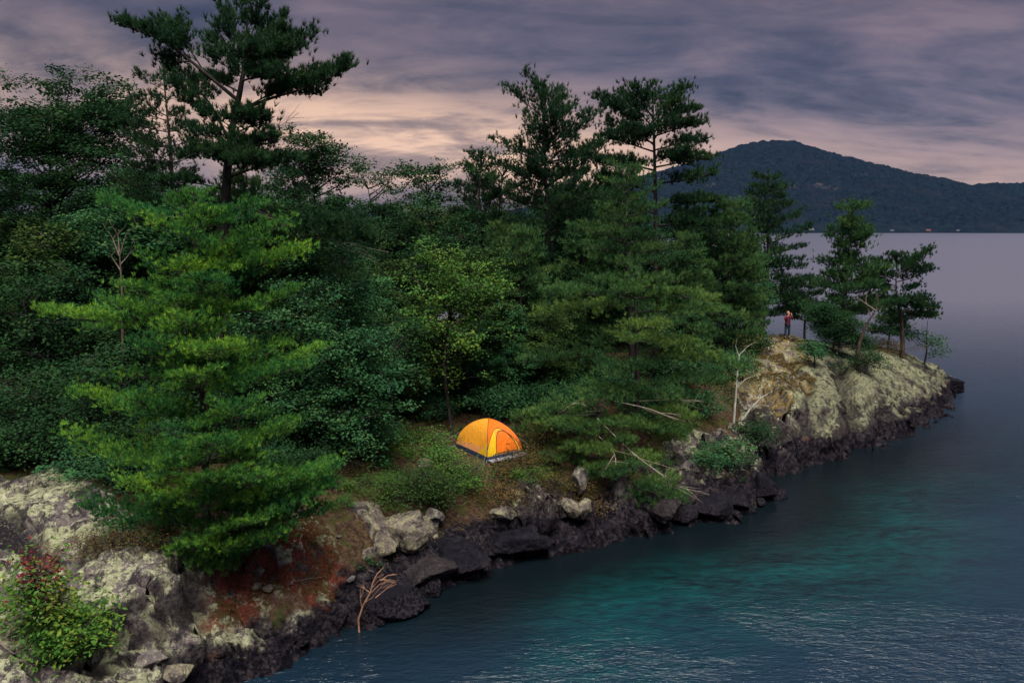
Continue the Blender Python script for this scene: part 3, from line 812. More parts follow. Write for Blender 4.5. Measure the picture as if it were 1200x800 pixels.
def custom_pine(name, base, Yd, trunk_px, limbs, seed, mat, label, r0=0.2, k=8, ln=0.15, w=0.016, step=0.12, spacing=0.25, size=1.0, flat=0.11, twig=0.26, bark=None, upw=0.8, dead=(), extra=None, group=None, dmat=None, spray=1.0):
    R = np.random.default_rng(seed)
    root = empty(name, base); tag(root, label, 'tree', group)
    tb, lv, dd = Tubes(), Leaves(seed + 1), Tubes()
    loc = lambda px, py, dy=0.0: P(px, py, Yd + dy) - base
    tr = [np.array([0, 0, -0.3])] + [loc(*q) for q in trunk_px]
    tr = np.array(tr)
    s = np.linspace(0, len(tr) - 1, len(tr) * 4)
    trs = np.stack([np.interp(s, np.arange(len(tr)), tr[:, c]) for c in range(3)], 1)
    for _ in range(2): trs[1:-1] = (trs[:-2] + trs[1:-1] * 2 + trs[2:]) / 4
    tb.add(trs, r0, 0.025, 8)
    def smooth(pts, n=9):
        s = np.linspace(0, len(pts) - 1, n)
        q = np.stack([np.interp(s, np.arange(len(pts)), pts[:, c]) for c in range(3)], 1)
        for _ in range(2): q[1:-1] = (q[:-2] + q[1:-1] * 2 + q[2:]) / 4
        return q
    for lb in limbs:
        px, dyend, s0 = lb[0], lb[1], lb[2]
        m = len(px)
        pts = np.array([loc(a, b, dyend * (i / (m - 1)) ** 1.0) for i, (a, b) in enumerate(px)])
        pts = smooth(pts)
        L = np.sum(np.linalg.norm(np.diff(pts, axis=0), axis=1))
        bough(tb, lv, pts, lb[3] if len(lb) > 3 else max(0.015, 0.017 * L), R, s0=s0, step=step, spacing=spacing, size=size, flat=flat, twig=twig, upw=upw, spray=spray)
    for px, dyend, r in dead:
        dd = Tubes()
        m = len(px)
        pts = smooth(np.array([loc(a, b, dyend * i / (m - 1)) for i, (a, b) in enumerate(px)]))
        dd.add(pts, r, 0.005, 5)
        Lb = np.linalg.norm(pts[-1] - pts[0])
        for q in range(7):
            i = R.integers(3, 8); d = pts[i] - pts[i - 1]; d = d / np.linalg.norm(d) + R.normal(0, 0.5, 3)
            e = pts[i] + d * Lb * R.uniform(0.12, 0.3)
            dd.add([pts[i], (pts[i] + e) / 2 + R.normal(0, .02, 3), e], 0.009, 0.003, 3)
        dd.build('dead_branch', dmat or M_DEAD_LIGHT, root)
    if extra: extra(tb, lv, trs, R)
    tb.build('trunk', bark or M_BARK, root)
    lv.needles('crown', mat, root, k=k, ln=ln, w=w)
    return root

# 1 the bright young pine on the near ledge
b1 = at(243, 18.6)
def front_extra(tb, lv, trs, R):
    H = trs[-1][2]
    for i in range(4, 10):
        t = (i + R.random() * .4) / 10
        z = H * (0.10 + 0.88 * t)
        c = np.array([np.interp(z, trs[:, 2], trs[:, a]) for a in range(3)])
        for j in range(4):
            az = R.uniform(-0.2, PI + 0.2) if R.random() < .8 or t < .45 else R.uniform(PI, 2 * PI)
            L = 3.0 * (0.22 + 0.78 * math.sin(min(1, (1 - t) * 1.3) * PI / 2)) * R.uniform(0.6, 1.0)
            bough(tb, lv, curve_limb(c, az, L, -0.12 + 0.45 * t * t, 0.15, R), 0.010 * L, R, s0=0.10, step=0.10, spacing=0.22, flat=0.09, twig=0.34)
tips = [(150, 338, -1.2), (190, 400, -2.4), (350, 432, -1.8), (205, 350, -1.8), (392, 570, -.5), (280, 640, -1.9), (318, 630, -1.6), (262, 668, -1.2), (228, 640, -1.9), (355, 560, -1.6), (60, 366, -0.6),  (128, 356, -1.6), (172, 300, -1.2), (125, 236, .4), (185, 262, -1.4), (212, 232, -0.7), (240, 250, -1.0), (222, 275, -1.5), (215, 310, -1.7), (240, 330, -1.9), (218, 372, -2.2), (235, 440, -2.8), (236, 228, .5),   (300, 240, -.4), (330, 262, -0.8), (352, 296, -0.4),
         (340, 345, -.6), (372, 412, -0.7),  (255, 408, -2.6),  (160, 468, -2.3), 
        (95, 462, -0.7),  (285, 478, -2.8),  (88, 512, -1.0),   (330, 500, -1.6), (250, 520, -3.3),  (150, 566, -2.0),
        (386, 552, -0.9), (362, 586, -1.4),  (300, 612, -2.4), (258, 560, -3.0), (380, 600, -0.6),  (240, 625, -1.6), (185, 590, -1.8), (215, 655, -1.0), (300, 560, -2.8), (100, 590, -.6), ]
limbs1 = []
_r = np.random.default_rng(3)
for tx, ty, dy in tips:
    f = (650 - ty) / (650 - 225)
    tx0 = 243 - 18 * f
    sy = min(645, ty + _r.uniform(2, 26) + 0.06 * abs(tx - tx0))
    mx_, my_ = tx0 * 0.45 + tx * 0.55, sy * 0.62 + ty * 0.38 + 6
    limbs1.append(([(tx0, sy), (mx_, my_), (tx, ty)], dy, float(_r.uniform(.10, .26)), 0.02))
custom_pine('pine_tree', b1, 18.6, [(241, 560), (236, 430), (230, 320), (226, 228)], limbs1, 21, M_PINE_LIT, 'bright yellow-green young pine with layered boughs, largest in the foreground on the near ledge',
            r0=0.12, k=12, ln=0.090, w=0.0115, step=0.070, spacing=0.17, flat=0.070, twig=0.34, extra=front_extra, spray=.5)

# 2 the tall ragged pine behind it
b2 = at(262, 26.5)
limbs2 = [([(279, 118), (250, 94), (222, 70), (198, 50), (170, 38), (145, 30)], -0.6, 0.52, 0.075), ([(222, 70), (208, 52), (196, 34), (190, 26)], 0.5, 0.3), ([(240, 86), (228, 66), (214, 48), (208, 26)], -0.4, 0.35),
          ([(222, 72), (208, 74), (192, 66)], 0.6, 0.2), ([(268, 165), (248, 122), (226, 98), (198, 80)], 0.9, 0.40), ([(250, 125), (225, 112), (200, 96)], -0.9, 0.3), ([(262, 160), (238, 128), (215, 118)], -.6, .4),
          ([(274, 135), (310, 116), (345, 108), (375, 99), (404, 79)], -0.5, 0.28, 0.07), ([(310, 114), (340, 100), (365, 92), (392, 86)], 0.8, 0.15), ([(290, 125), (320, 108), (345, 98)], 1.0, .2),
          ([(287, 82), (318, 72), (345, 58), (363, 40)], -0.6, 0.3, 0.05), ([(286, 84), (316, 78), (340, 66), (352, 56)], 0.9, 0.3),
          ([(289, 62), (272, 32), (258, 6)], 0.4, 0.3), ([(289, 60), (268, 44), (256, 30)], -0.8, 0.3), ([(290, 50), (300, 28), (307, 6)], -0.5, 0.25), ([(290, 52), (316, 34), (332, 22)], 0.4, 0.25), ([(289, 66), (312, 52), (338, 38)], -1.0, 0.25), ([(288, 74), (312, 62), (330, 52)], -1.6, 0.2),
          ([(285, 88), (264, 64), (248, 46)], 0.6, 0.3), ([(285, 92), (266, 78), (250, 68)], -1.2, 0.25), ([(286, 84), (300, 74), (322, 66)], 1.6, 0.2), ([(290, 40), (286, 20), (282, 2)], 0.0, 0.2), ([(284, 95), (300, 90), (325, 88)], -1.8, 0.2), ([(280, 108), (258, 96), (240, 92)], 1.5, 0.25), ([(287, 80), (292, 66), (300, 60)], -2.0, 0.2),
          ([(272, 150), (258, 140), (236, 134)], -1.2, 0.3), ([(270, 160), (292, 148), (312, 140)], -1.2, 0.35), ([(268, 180), (290, 172), (318, 168)], 1.3, 0.3), ([(266, 190), (240, 180), (214, 182)], -1.0, 0.3),
          ([(267, 185), (290, 170), (322, 160)], -1.8, 0.25), ([(268, 172), (252, 160), (228, 158)], -1.8, 0.25), ([(270, 150), (285, 138), (300, 136)], -2.0, 0.2), ([(266, 192), (255, 180), (246, 178)], -2.2, 0.2), ([(266, 196), (282, 188), (298, 188)], -2.4, .2), ([(264, 210), (300, 196), (340, 188)], -1.5, 0.3), ([(263, 222), (230, 214), (190, 214)], -1.6, 0.3),
          ([(268, 228), (306, 246), (350, 266), (392, 280), (434, 280)], -2.6, 0.45, 0.055), ([(350, 266), (385, 262), (425, 270)], -2.9, 0.1)]
custom_pine('pine_tree', b2, 26.5, [(258, 430), (262, 300), (266, 200), (271, 155), (282, 105), (289, 60), (290, 8)], limbs2, 22, M_PINE_DARK,
            'tall ragged pine with long plume-like limbs, highest treetop against the sky at left', r0=0.25, k=11, ln=0.20, w=0.022, step=0.10, spacing=0.19, flat=0.13, twig=0.25, upw=0.9,
            dead=[([(298, 246), (345, 262), (385, 282), (425, 287)], -2.4, 0.04), ([(268, 175), (300, 160), (330, 148), (350, 132)], -0.5, 0.02), ([(268, 180), (310, 165), (325, 160)], 0.5, 0.015), ([(266, 240), (310, 252), (345, 268)], -1.4, 0.03), ([(266, 185), (240, 170), (215, 172)], 0, .02)])
b3 = at(219, 29.5)
pine('pine_tree', b3, top_h(b3, 84, 29.5), 1.7, 23, M_PINE_DARK, 'thin-stemmed small pine just left of the tall ragged pine', cb=0.62, keep=0.75, nb=4, up=(0.05, 0.4), k=8, ln=.16, w=.018, side=(PI, 0.35))

# mid-island pines
b5 = at(638, 38)
pine('pine_tree', b5, top_h(b5, 104, 38), 3.3, 31, M_PINE_DARK, 'tall open pine with a bare trunk stretch, highest crown in the middle of the island', cb=0.30, levels=17, nb=5, keep=0.70, up=(-0.08, 0.75), tipup=0.22, k=8, ln=0.21, w=0.026, step=0.15, spacing=0.28,
     flat=0.12, prof=lambda t: 0.30 + 0.70 * math.sin(min(1, (1 - t) * 1.9) * PI / 2), r0=0.22, dead=0, twig=.26)
b6 = at(768, 41)
limbs6 = []
for px, dy in [([(766, 158), (742, 140), (716, 122), (702, 114)], -0.6), ([(766, 150), (744, 126), (728, 108)], 0.8), ([(765, 138), (752, 118), (742, 103)], -.8), ([(765, 132), (766, 116), (764, 100)], 0.3), ([(765, 138), (782, 118), (802, 104)], 0.6), ([(766, 150), (790, 136), (816, 128)], -0.9), ([(766, 160), (796, 150), (822, 146)], .6),
               ([(767, 176), (796, 168), (826, 166)], -1.2), ([(767, 178), (736, 168), (706, 158)], -1.1), ([(766, 168), (740, 158), (712, 142)], 1.2), ([(768, 196), (800, 190), (832, 186)], 0.8), ([(768, 200), (736, 192), (700, 190)], -1.6), ([(767, 190), (785, 184), (805, 178)], -2.2), ([(766, 165), (775, 150), (790, 142)], -2.2), ([(766, 170), (752, 158), (740, 150)], -2.4),
               ([(768, 215), (800, 212), (836, 204)], -1.0), ([(768, 225), (735, 216), (705, 212)], 1.0), ([(768, 150), (780, 130), (795, 118)], -1.6), ([(768, 240), (800, 236), (840, 236)], -1.4), ([(768, 250), (735, 242), (700, 246)], -1.8), ([(769, 265), (800, 262), (835, 266)], -2.0), ([(769, 280), (730, 276), (700, 284)], -2.2)]:
    limbs6.append((px, dy, 0.22))
custom_pine('pine_tree', b6, 41, [(769, 300), (768, 220), (766, 150), (765, 108)], limbs6, 32, M_PINE_DARK, 'flat-topped dark pine just left of the mountain summit', r0=0.17, k=10, ln=0.22, w=0.028, step=0.115, spacing=0.20, flat=0.16, twig=0.32)
b7 = at(738, 33)
pine('pine_tree', b7, top_h(b7, 190, 33), 2.3, 33, M_PINE_MID, 'tall feathery green pine in front of the flat-topped pine', cb=0.25, nb=5, keep=.85, up=(-0.22, 0.55), tipup=0.10, k=8, ln=0.16, w=0.019, step=0.13, spacing=0.25, flat=0.12, lean=(-0.4, 0))
# boughs reaching over the water below the feathery pine
b8 = at(748, 29.3)
limbs8 = [([(744, 350), (742, 335), (741, 318)], 0.2, .1), ([(744, 345), (760, 335), (778, 328)], -.8, .1), ([(744, 345), (728, 336), (712, 332)], -1.2, .1), ([(744, 350), (735, 345), (728, 342)], -2.0, .1)]
for tx, ty, dy in [(640, 345, -2.6),  (800, 345, -1), (838, 352, -0.6), (870, 372, -.2), (612, 425, -1.6),  (745, 400, -3.2),  (840, 420, -1.6), (868, 432, -0.8),  (715, 440, -3.6),  (850, 448, -1.8),
                   (690, 470, -4.0),  (790, 470, -3.0), (812, 490, -2.6),  (800, 508, -2.8), (720, 500, -3.9), (828, 470, -1.2), (770, 385, -3),  (815, 385, -1.6), (630, 372, -1.6)]:
    sy = max(350, min(505, ty + _r.uniform(-14, 14) - 6))
    limbs8.append(([(746, sy), (746 * .5 + tx * .5, sy * 0.7 + ty * .3 - 4), (tx, ty)], dy, float(_r.uniform(.08, .24)), .026))
custom_pine('pine_tree', b8, 29.3, [(747, 440), (745, 380), (744, 342)], limbs8, 34, M_PINE_SOFT, 'broad layered pine right of the tent, its boughs spread above the shore rocks', spray=.55, r0=0.15, k=9, ln=0.16, w=0.018, step=0.11, spacing=0.23, flat=0.085, twig=0.30,
            dead=[([(745, 470), (790, 468), (822, 470)], -2, .02)])
b8b = at(706, 26.6)
limbs8b = []
for tx, ty, dy in [(606, 490, 0.6), (622, 486, -0.5), (640, 500, -1.2), (660, 505, -1.6), (690, 512, -1.5), (672, 528, -1.8), (640, 540, -1.2), (610, 506, 0.8), (700, 530, -1.8), (735, 520, -1.2), (762, 540, -0.8), (790, 566, -1.0), (770, 575, -1.5), (740, 552, -1.8), (800, 585, -1.0), (715, 560, -1.9), (690, 552, -1.9), (755, 500, 0.6), (670, 480, 0.8)]:
    limbs8b.append(([(706, min(545, ty - 4)), (706 * .5 + tx * .5, ty - 3), (tx, ty)], dy, 0.25))
custom_pine('pine_tree', b8b, 26.6, [(706, 540), (704, 505), (700, 470)], limbs8b, 35, M_PINE_SOFT, 'low spreading pine beside the tent with boughs drooping towards the water', r0=0.10, k=10, ln=0.15, w=0.016, step=0.10, spacing=0.21, flat=0.10, twig=0.34,
            dead=[([(696, 556), (706, 585), (712, 604), (708, 622)], -1.8, 0.024), ([(712, 560), (724, 585), (740, 600), (752, 612)], -1.7, 0.022), ([(684, 556), (690, 580), (686, 600), (678, 616)], -1.6, 0.02), ([(740, 545), (770, 562), (800, 572), (822, 576)], -1.6, .022), ([(690, 560), (702, 590), (722, 606), (738, 618)], -1.6, 0.022), ([(700, 580), (694, 605), (692, 618)], -1.5, 0.016), ([(704, 585), (716, 606), (722, 616)], -1.7, 0.016), ([(700, 490), (740, 530), (780, 560)], -2.4, 0.028), ([(690, 500), (720, 528), (722, 545)], -2.2, 0.02), ([(720, 470), (760, 478), (790, 490)], -1.4, .02), ([(640, 500), (672, 470), (690, 476)], -1, .03)])
b9 = at(848, 40)
pine('pine_tree', b9, top_h(b9, 236, 40), 2.3, 36, M_PINE_MID, 'pale feathery pine on the slope left of the standing person', cb=0.10, nb=6, up=(-0.05, 0.6), k=8, ln=0.20, w=0.025, step=0.14, spacing=0.27, flat=0.13)
b10 = at(893, 51)
pine('pine_tree', b10, top_h(b10, 203, 51), 2.9, 37, M_PINE_DARK, 'dark narrow pine silhouetted against the mountain, behind the standing person', cb=0.14, levels=16, nb=5, keep=0.85, up=(-0.05, 0.45), tipup=0.12, k=7, ln=0.25, w=0.034, step=0.18, spacing=0.32, flat=0.14)
b11 = at(984, 45)
pine('pine_tree', b11, top_h(b11, 242, 45), 2.5, 38, M_PINE_MID, 'tallest pine of the headland, standing alone against the lake', cb=0.22, levels=15, nb=6, keep=0.9, up=(0.0, 0.5), tipup=0.15, k=7, ln=0.23, w=0.030, step=0.16, spacing=0.28, flat=0.13, r0=.14, lean=(0.25, 0), prof=lambda t: (0.95 if t < 0.45 else 0.55 + 0.3 * math.sin(t * 20)) * (1 - 0.45 * t))
b12 = at(1003, 41.0)
custom_pine('pine_tree', b12, 41.0, [(1006, 405), (1015, 380), (1026, 364)], [([(1026, 364), (1040, 358), (1056, 356)], -0.5, .35), ([(1012, 388), (1030, 386), (1044, 392)], -.6, .5)], 39, M_PINE_DARK, 'leaning reddish pine trunk with a mostly bare forked top on the headland', r0=0.15, bark=M_BARK_BROWN, dmat=M_DEAD, k=9, ln=.22, w=.028, step=.12, spacing=.2,
            dead=[([(1026, 364), (1012, 354), (1002, 346)], 0, 0.06), ([(1020, 370), (1014, 352), (1016, 345)], 0.3, .04), ([(1026, 364), (1030, 350), (1024, 340)], -.3, .03)])
b13 = at(1057, 46)
limbs13 = []
for px, dy in [([(1050, 322), (1066, 312), (1080, 300), (1089, 294)], -0.3), ([(1051, 330), (1070, 326), (1088, 314)], 0.5), ([(1050, 318), (1036, 308), (1024, 306)], 0.4), ([(1050, 318), (1052, 304), (1048, 300)], -.4), ([(1051, 335), (1032, 330), (1012, 322)], 0.3), ([(1050, 340), (1028, 338), (1006, 334)], -0.6), ([(1051, 345), (1066, 340), (1076, 334)], -.5), ([(1052, 326), (1060, 316), (1064, 306)], .8), ([(1050, 328), (1034, 322), (1028, 312)], -1.0),
               ([(1056, 368), (1075, 360), (1096, 362)], -0.4), ([(1056, 368), (1078, 354), (1084, 348)], 0.6), ([(1056, 370), (1036, 358), (1020, 354)], 0.5), ([(1056, 364), (1050, 352), (1040, 350)], -0.8), ([(1057, 375), (1080, 370), (1090, 372)], 0.9), ([(1057, 366), (1066, 354), (1070, 350)], -1.0), ([(1056, 364), (1034, 352), (1016, 358)], -.5)]:
    limbs13.append((px, dy, 0.22))
custom_pine('pine_tree', b13, 46, [(1058, 398), (1056, 370), (1050, 345), (1050, 320)], limbs13, 40, M_PINE_DARK, 'twisted pine with flat separate foliage plates near the tip of the headland', r0=0.17, bark=M_BARK_BROWN, k=10, ln=0.20, w=0.027, step=0.11, spacing=0.19, flat=0.12, twig=.36)
b14 = at(943, 52)
pine('pine_tree', b14, top_h(b14, 322, 52), 1.35, 41, M_PINE_DARK, 'small slim pine just right of the standing person', cb=0.30, levels=6, nb=5, keep=.85, up=(0.0, .4), k=7, ln=.22, w=.03, step=.15, spacing=.27)
b15 = at(1041, 48.5)
pine('pine_tree', b15, top_h(b15, 366, 48.5), 1.1, 42, M_PINE_MID, 'little green pine behind the twisted pine, its stem bare below', cb=0.40, levels=5, nb=5, k=7, ln=.2, w=.028, step=.14, spacing=.25)
bj = at(977, 43)
leaf_tree('juniper_bush', bj, 3.3, [(0, 0, 1.5, 1.0, .9, 1.1), (.7, -.5, 0.7, .8, 0.7, .6), (-0.6, 0.2, 2.2, .7, .6, .7)], 43, M_LEAF_DARK, 'dense dark bush at the foot of the tallest headland pine', nclump=48, nsub=8, nleaf=80, ln=.11, w=.05, cat='shrub')
bt = at(1083, 46.5)
leaf_tree('small_tree', bt, top_h(bt, 366, 46.5), [(-0.2, 0, 1.9, 1.1, .8, .6), (.5, 0, 1.1, .7, .6, .5)], 44, M_LEAF_GREEN, 'airy small broadleaf tree at the outer edge of the headland', nclump=12, nsub=5, nleaf=22, ln=.14, w=.09)
bs = at(954, 40)
leaf_tree('shrub', bs, 1.4, [(0, 0, .95, .7, .5, .45)], 45, M_LEAF_GREEN, 'green shrub in the cleft below the standing person', nclump=9, nsub=5, nleaf=28, ln=.13, w=.08, cat='shrub')
bs = at(1008, 40.5)
leaf_tree('shrub', bs, 1.3, [(0, 0, .6, 1.2, .5, .5), (.6, 0, .9, .7, .4, .3)], 46, M_LEAF_DARK, 'dark scrub around the foot of the leaning pine', nclump=14, nsub=5, nleaf=30, ln=.12, w=.07, cat='shrub')
bs = at(1040, 46.5)
leaf_tree('heath_bush', bs, .9, [(-.8, 0, .4, 1.2, .6, .35), (.9, -.4, .4, 1.3, .6, .3)], 47, M_HEATH, 'low brown heath along the crest behind the leaning pine', nclump=16, nsub=6, nleaf=32, ln=.10, w=.05, cat='shrub')

# broadleaf trees
def lt(px, Yd, top, lobes_px, seed, mat, label, group=None, cat='tree', name='broadleaf_tree', **kw):
    """lobes given as (px, py, rx, ry in pixels, depth offset)"""
    b = at(px, Yd); s = Yd / FPX * 1.03
    lobes = []
    for (lx, ly, rx, ry, dy) in lobes_px:
        c = P(lx, ly, Yd + dy) - b
        lobes.append((c[0], c[1], c[2], rx * s, min(rx, ry * 1.4) * s, ry * s))
    return leaf_tree(name, b, top_h(b, top, Yd), lobes, seed, mat, label, group, cat=cat, **kw)
lt(88, 34, 72, [(95, 120, 52, 42, 0), (55, 150, 40, 40, 0), (120, 160, 45, 40, -.5), (20, 195, 40, 45, 0), (95, 205, 60, 35, -1)], 51, M_LEAF_DARK, 'tall open-crowned oak at far left, sky showing through its leaves', nclump=64, nsub=8, nleaf=52, ln=.20, w=.12)
lt(175, 31, 190, [(175, 225, 45, 40, 0), (160, 280, 50, 50, 0), (120, 250, 45, 45, .5)], 52, M_LEAF_GREEN, 'green broadleaf tree between the oak and the tall ragged pine', nclump=34, nsub=7, nleaf=44, ln=.17, w=.10)
lt(372, 33, 158, [(345, 185, 32, 26, 0), (385, 195, 30, 32, 0), (365, 235, 50, 40, 0), (340, 300, 60, 50, .5)], 53, M_LEAF_DARK, 'round-topped dark broadleaf tree right of the tall ragged pine', nclump=40, nsub=7, nleaf=44, ln=.18, w=.11)
lt(438, 41, 176, [(437, 210, 24, 32, 0), (440, 275, 40, 40, 0)], 54, M_LEAF_DARK, 'sparse thin-topped tree in the gap left of centre', nclump=18, nsub=6, nleaf=24, ln=.19, w=.11)
lt(508, 38, 178, [(505, 215, 34, 28, 0), (490, 265, 55, 40, 0), (520, 300, 55, 50, -.5)], 55, M_LEAF_DARK, 'dark oak left of the tallest middle pine with a broken crown', nclump=40, nsub=7, nleaf=38, ln=.19, w=.12)
b = at(548, 40)
pine('pine_tree', b, top_h(b, 180, 40), 1.7, 56, M_PINE_DARK, 'leaning pine top poking above the dark oak', cb=.5, keep=.7, nb=4, up=(.2, .8), k=7, ln=.22, w=.028, lean=(1.0, 0), step=.15, spacing=.28)
lt(590, 42, 158, [(582, 185, 26, 30, 0), (598, 240, 35, 45, 0)], 57, M_LEAF_DARK, 'thin half-bare tree just left of the tallest middle pine', nclump=18, nsub=5, nleaf=22, ln=.19, w=.11)
lt(402, 25.5, 290, [(390, 330, 48, 34, 0), (375, 385, 60, 45, -.6), (415, 425, 42, 45, -.8), (400, 475, 55, 45, -.8), (420, 510, 36, 26, -1)], 58, M_LEAF_GREEN, 'dense blue-green maple directly right of the bright young pine', nclump=64, nsub=8, nleaf=62, ln=.115, w=.078)
lt(527, 28.6, 258, [(520, 290, 30, 28, 0), (545, 330, 42, 30, 0), (525, 380, 45, 34, -.4), (540, 430, 40, 24, -.5), (500, 340, 34, 30, .2)], 59, M_LEAF_YEL, 'slender yellow-green tree with its bare stem just left of the tent', nclump=36, nsub=6, nleaf=32, ln=.135, w=.09, r0=.075)
lt(460, 26.4, 392, [(455, 425, 38, 24, 0), (470, 400, 32, 24, .3)], 60, M_LEAF_DARK, 'small dark tree on a single bare trunk, left of the yellow-green one', nclump=14, nsub=6, nleaf=34, ln=.12, w=.08, r0=.09)
lt(46, 26.5, 300, [(50, 330, 60, 26, 0), (20, 365, 60, 34, 0), (85, 385, 55, 34, 0), (30, 420, 60, 40, -.3)], 61, M_LEAF_DARK, 'shadowed bushy tree at the left edge below the oak', nclump=48, nsub=7, nleaf=54, ln=.13, w=.085)
lt(20, 23.5, 440, [(20, 470, 50, 30, 0), (70, 500, 50, 35, 0), (10, 520, 40, 30, -.4)], 62, M_LEAF_DARK, 'low leafy thicket at the left edge behind the pale ledge', cat='shrub', name='shrub', nclump=40, nsub=7, nleaf=40, ln=.12, w=.08)
lt(110, 23, 400, [(110, 430, 40, 28, 0), (130, 465, 40, 26, -.2)], 63, M_LEAF_DARK, 'dark sapling clump behind the left boughs of the bright young pine', nclump=22, nsub=6, nleaf=40, ln=.12, w=.08, cat='shrub', name='shrub')
lt(-30, 30, 60, [(-30, 90, 30, 30, 0), (-20, 150, 40, 40, 0), (-10, 220, 40, 50, 0)], 64, M_LEAF_DARK, 'dark tree cut off by the left edge of the view', nclump=26, nsub=6, nleaf=34, ln=.17, w=.10)
b = at(-32, 30)
# bare snag at left
bd = at(142, 24.5)
root = empty('dead_tree', bd); tag(root, 'pale leafless snag with forked branches, left of the bright young pine', 'dead tree')
tb = Tubes(); lc = lambda px, py, dy=0: P(px, py, 24.5 + dy) - bd
tb.add([(0, 0, -.2), lc(144, 360), lc(142, 325), lc(140, 295)], .05, .02, 6)
tb.build('trunk', M_BARK_RED, root)
for q in [[(140, 300), (132, 280), (124, 268)], [(140, 300), (148, 275), (160, 262)], [(141, 310), (150, 300), (158, 285)], [(140, 296), (138, 275), (130, 262)], [(142, 318), (130, 300), (127, 292)]]:
    tb = Tubes(); pts = [lc(*q[0]), lc(*q[1], .15), lc(*q[2], -.1)]; tb.add(pts, .028, .007, 5)
    e = pts[1] + np.array([.25, .1, .3]); tb.add([pts[1], e], .012, .004, 4); e = pts[2] + np.array([-.15, .1, .2]); tb.add([pts[2], e], .006, .003, 4)
    tb.build('branch', M_DEAD, root)

# the white birch with two stems
bb = at(857, 32.3)
root = empty('birch_tree', bb); tag(root, 'white leaning birch with two bare stems above the shore', 'tree')
lc = lambda px, py, dy=0: P(px, py, 32.3 + dy) - bb
for q, r in [([(857, 540), (858, 515), (861, 480), (864, 440), (867, 415), (873, 410)], .085), ([(858, 520), (868, 495), (880, 478), (892, 466), (905, 458)], .065)]:
    tb = Tubes(); pts = np.array([lc(a, b_, -.1 * i) for i, (a, b_) in enumerate(q)]); pts[0][2] = min(pts[0][2], -.1); tb.add(pts, r, .016, 7)
    tb.build('stem', M_BIRCH, root)
for q in [[(867, 415), (876, 406), (886, 400)], [(862, 455), (874, 444), (884, 440)], [(890, 468), (892, 455), (889, 450)], [(880, 478), (892, 474), (902, 476)], [(866, 418), (862, 405), (864, 396)]]:
    tb = Tubes(); tb.add([lc(*p_) for p_ in q], .022, .005, 5); tb.build('branch', M_BIRCH, root)
lv = Leaves(70); Rr = np.random.default_rng(70)
for px, py in [(872, 402), (886, 398), (884, 438), (888, 450), (905, 456), (900, 474), (880, 445), (895, 462), (890, 430), (905, 440)]:
    lv.add(lc(px, py) + Rr.normal(0, 1, (110, 3)) * np.array([.32, .35, .22]), (0, 0, -.2))
lv.broad('crown', M_HEATH, root, .075, .05)

# ------------------------------------------------------------------ the wood behind: repeated fill trees
fillers = []
rp = np.random.default_rng(99)
proto = []
far = dict(nclump=36, nsub=8, nleaf=50, ln=.20, w=.12)
def fill_pos(px, Yd, top): b = at(px, Yd); return b, top_h(b, top, Yd)
kinds = {
 'olive': ('broadleaf_tree', lambda b, h, s, lab: leaf_tree('broadleaf_tree', b, h, [(0, 0, h * .74, h * .18, h * .2, h * .2), (-h * .09, 0, h * .52, h * .2, h * .22, h * .2), (h * .1, .2, h * .36, h * .2, h * .2, h * .17)], s, M_LEAF_OLIVE, lab, 'trees of the wood behind', **far)),
 'oak': ('broadleaf_tree', lambda b, h, s, lab: leaf_tree('broadleaf_tree', b, h, [(0, 0, h * .72, h * .20, h * .20, h * .22), (h * .07, 0, h * .48, h * .24, h * .22, h * .2), (-h * .08, .2, h * .36, h * .22, h * .2, h * .18)], s, M_LEAF_DARK, lab, 'trees of the wood behind', **far)),
 'maple': ('broadleaf_tree', lambda b, h, s, lab: leaf_tree('broadleaf_tree', b, h, [(0, 0, h * .75, h * .16, h * .16, h * .2), (0, 0, h * .45, h * .26, h * .24, h * .22), (0, .2, h * .25, h * .2, h * .2, h * .15)], s, M_LEAF_GREEN, lab, 'trees of the wood behind', **far)),
 'pine': ('pine_tree', lambda b, h, s, lab: pine('pine_tree', b, h, h * .24, s, M_PINE_DARK, lab, 'trees of the wood behind', cb=.12, levels=15, nb=5, keep=.9, up=(-.12, .5), k=7, ln=.24, w=.032, step=.17, spacing=.32, flat=.14)),
 'spruce': ('pine_tree', lambda b, h, s, lab: pine('pine_tree', b, h, h * .20, s, M_PINE_MID, lab, 'trees of the wood behind', cb=.10, levels=16, nb=5, keep=.9, up=(-.2, .5), k=7, ln=.22, w=.030, step=.17, spacing=.32, flat=.14))}
klabel = {'olive': 'olive-green broadleaf tree crowded into the wood behind', 'oak': 'dark broadleaf tree crowded into the wood behind', 'maple': 'green broadleaf tree crowded into the wood behind', 'pine': 'dark pine crowded into the wood behind', 'spruce': 'green pine crowded into the wood behind'}
first = {}
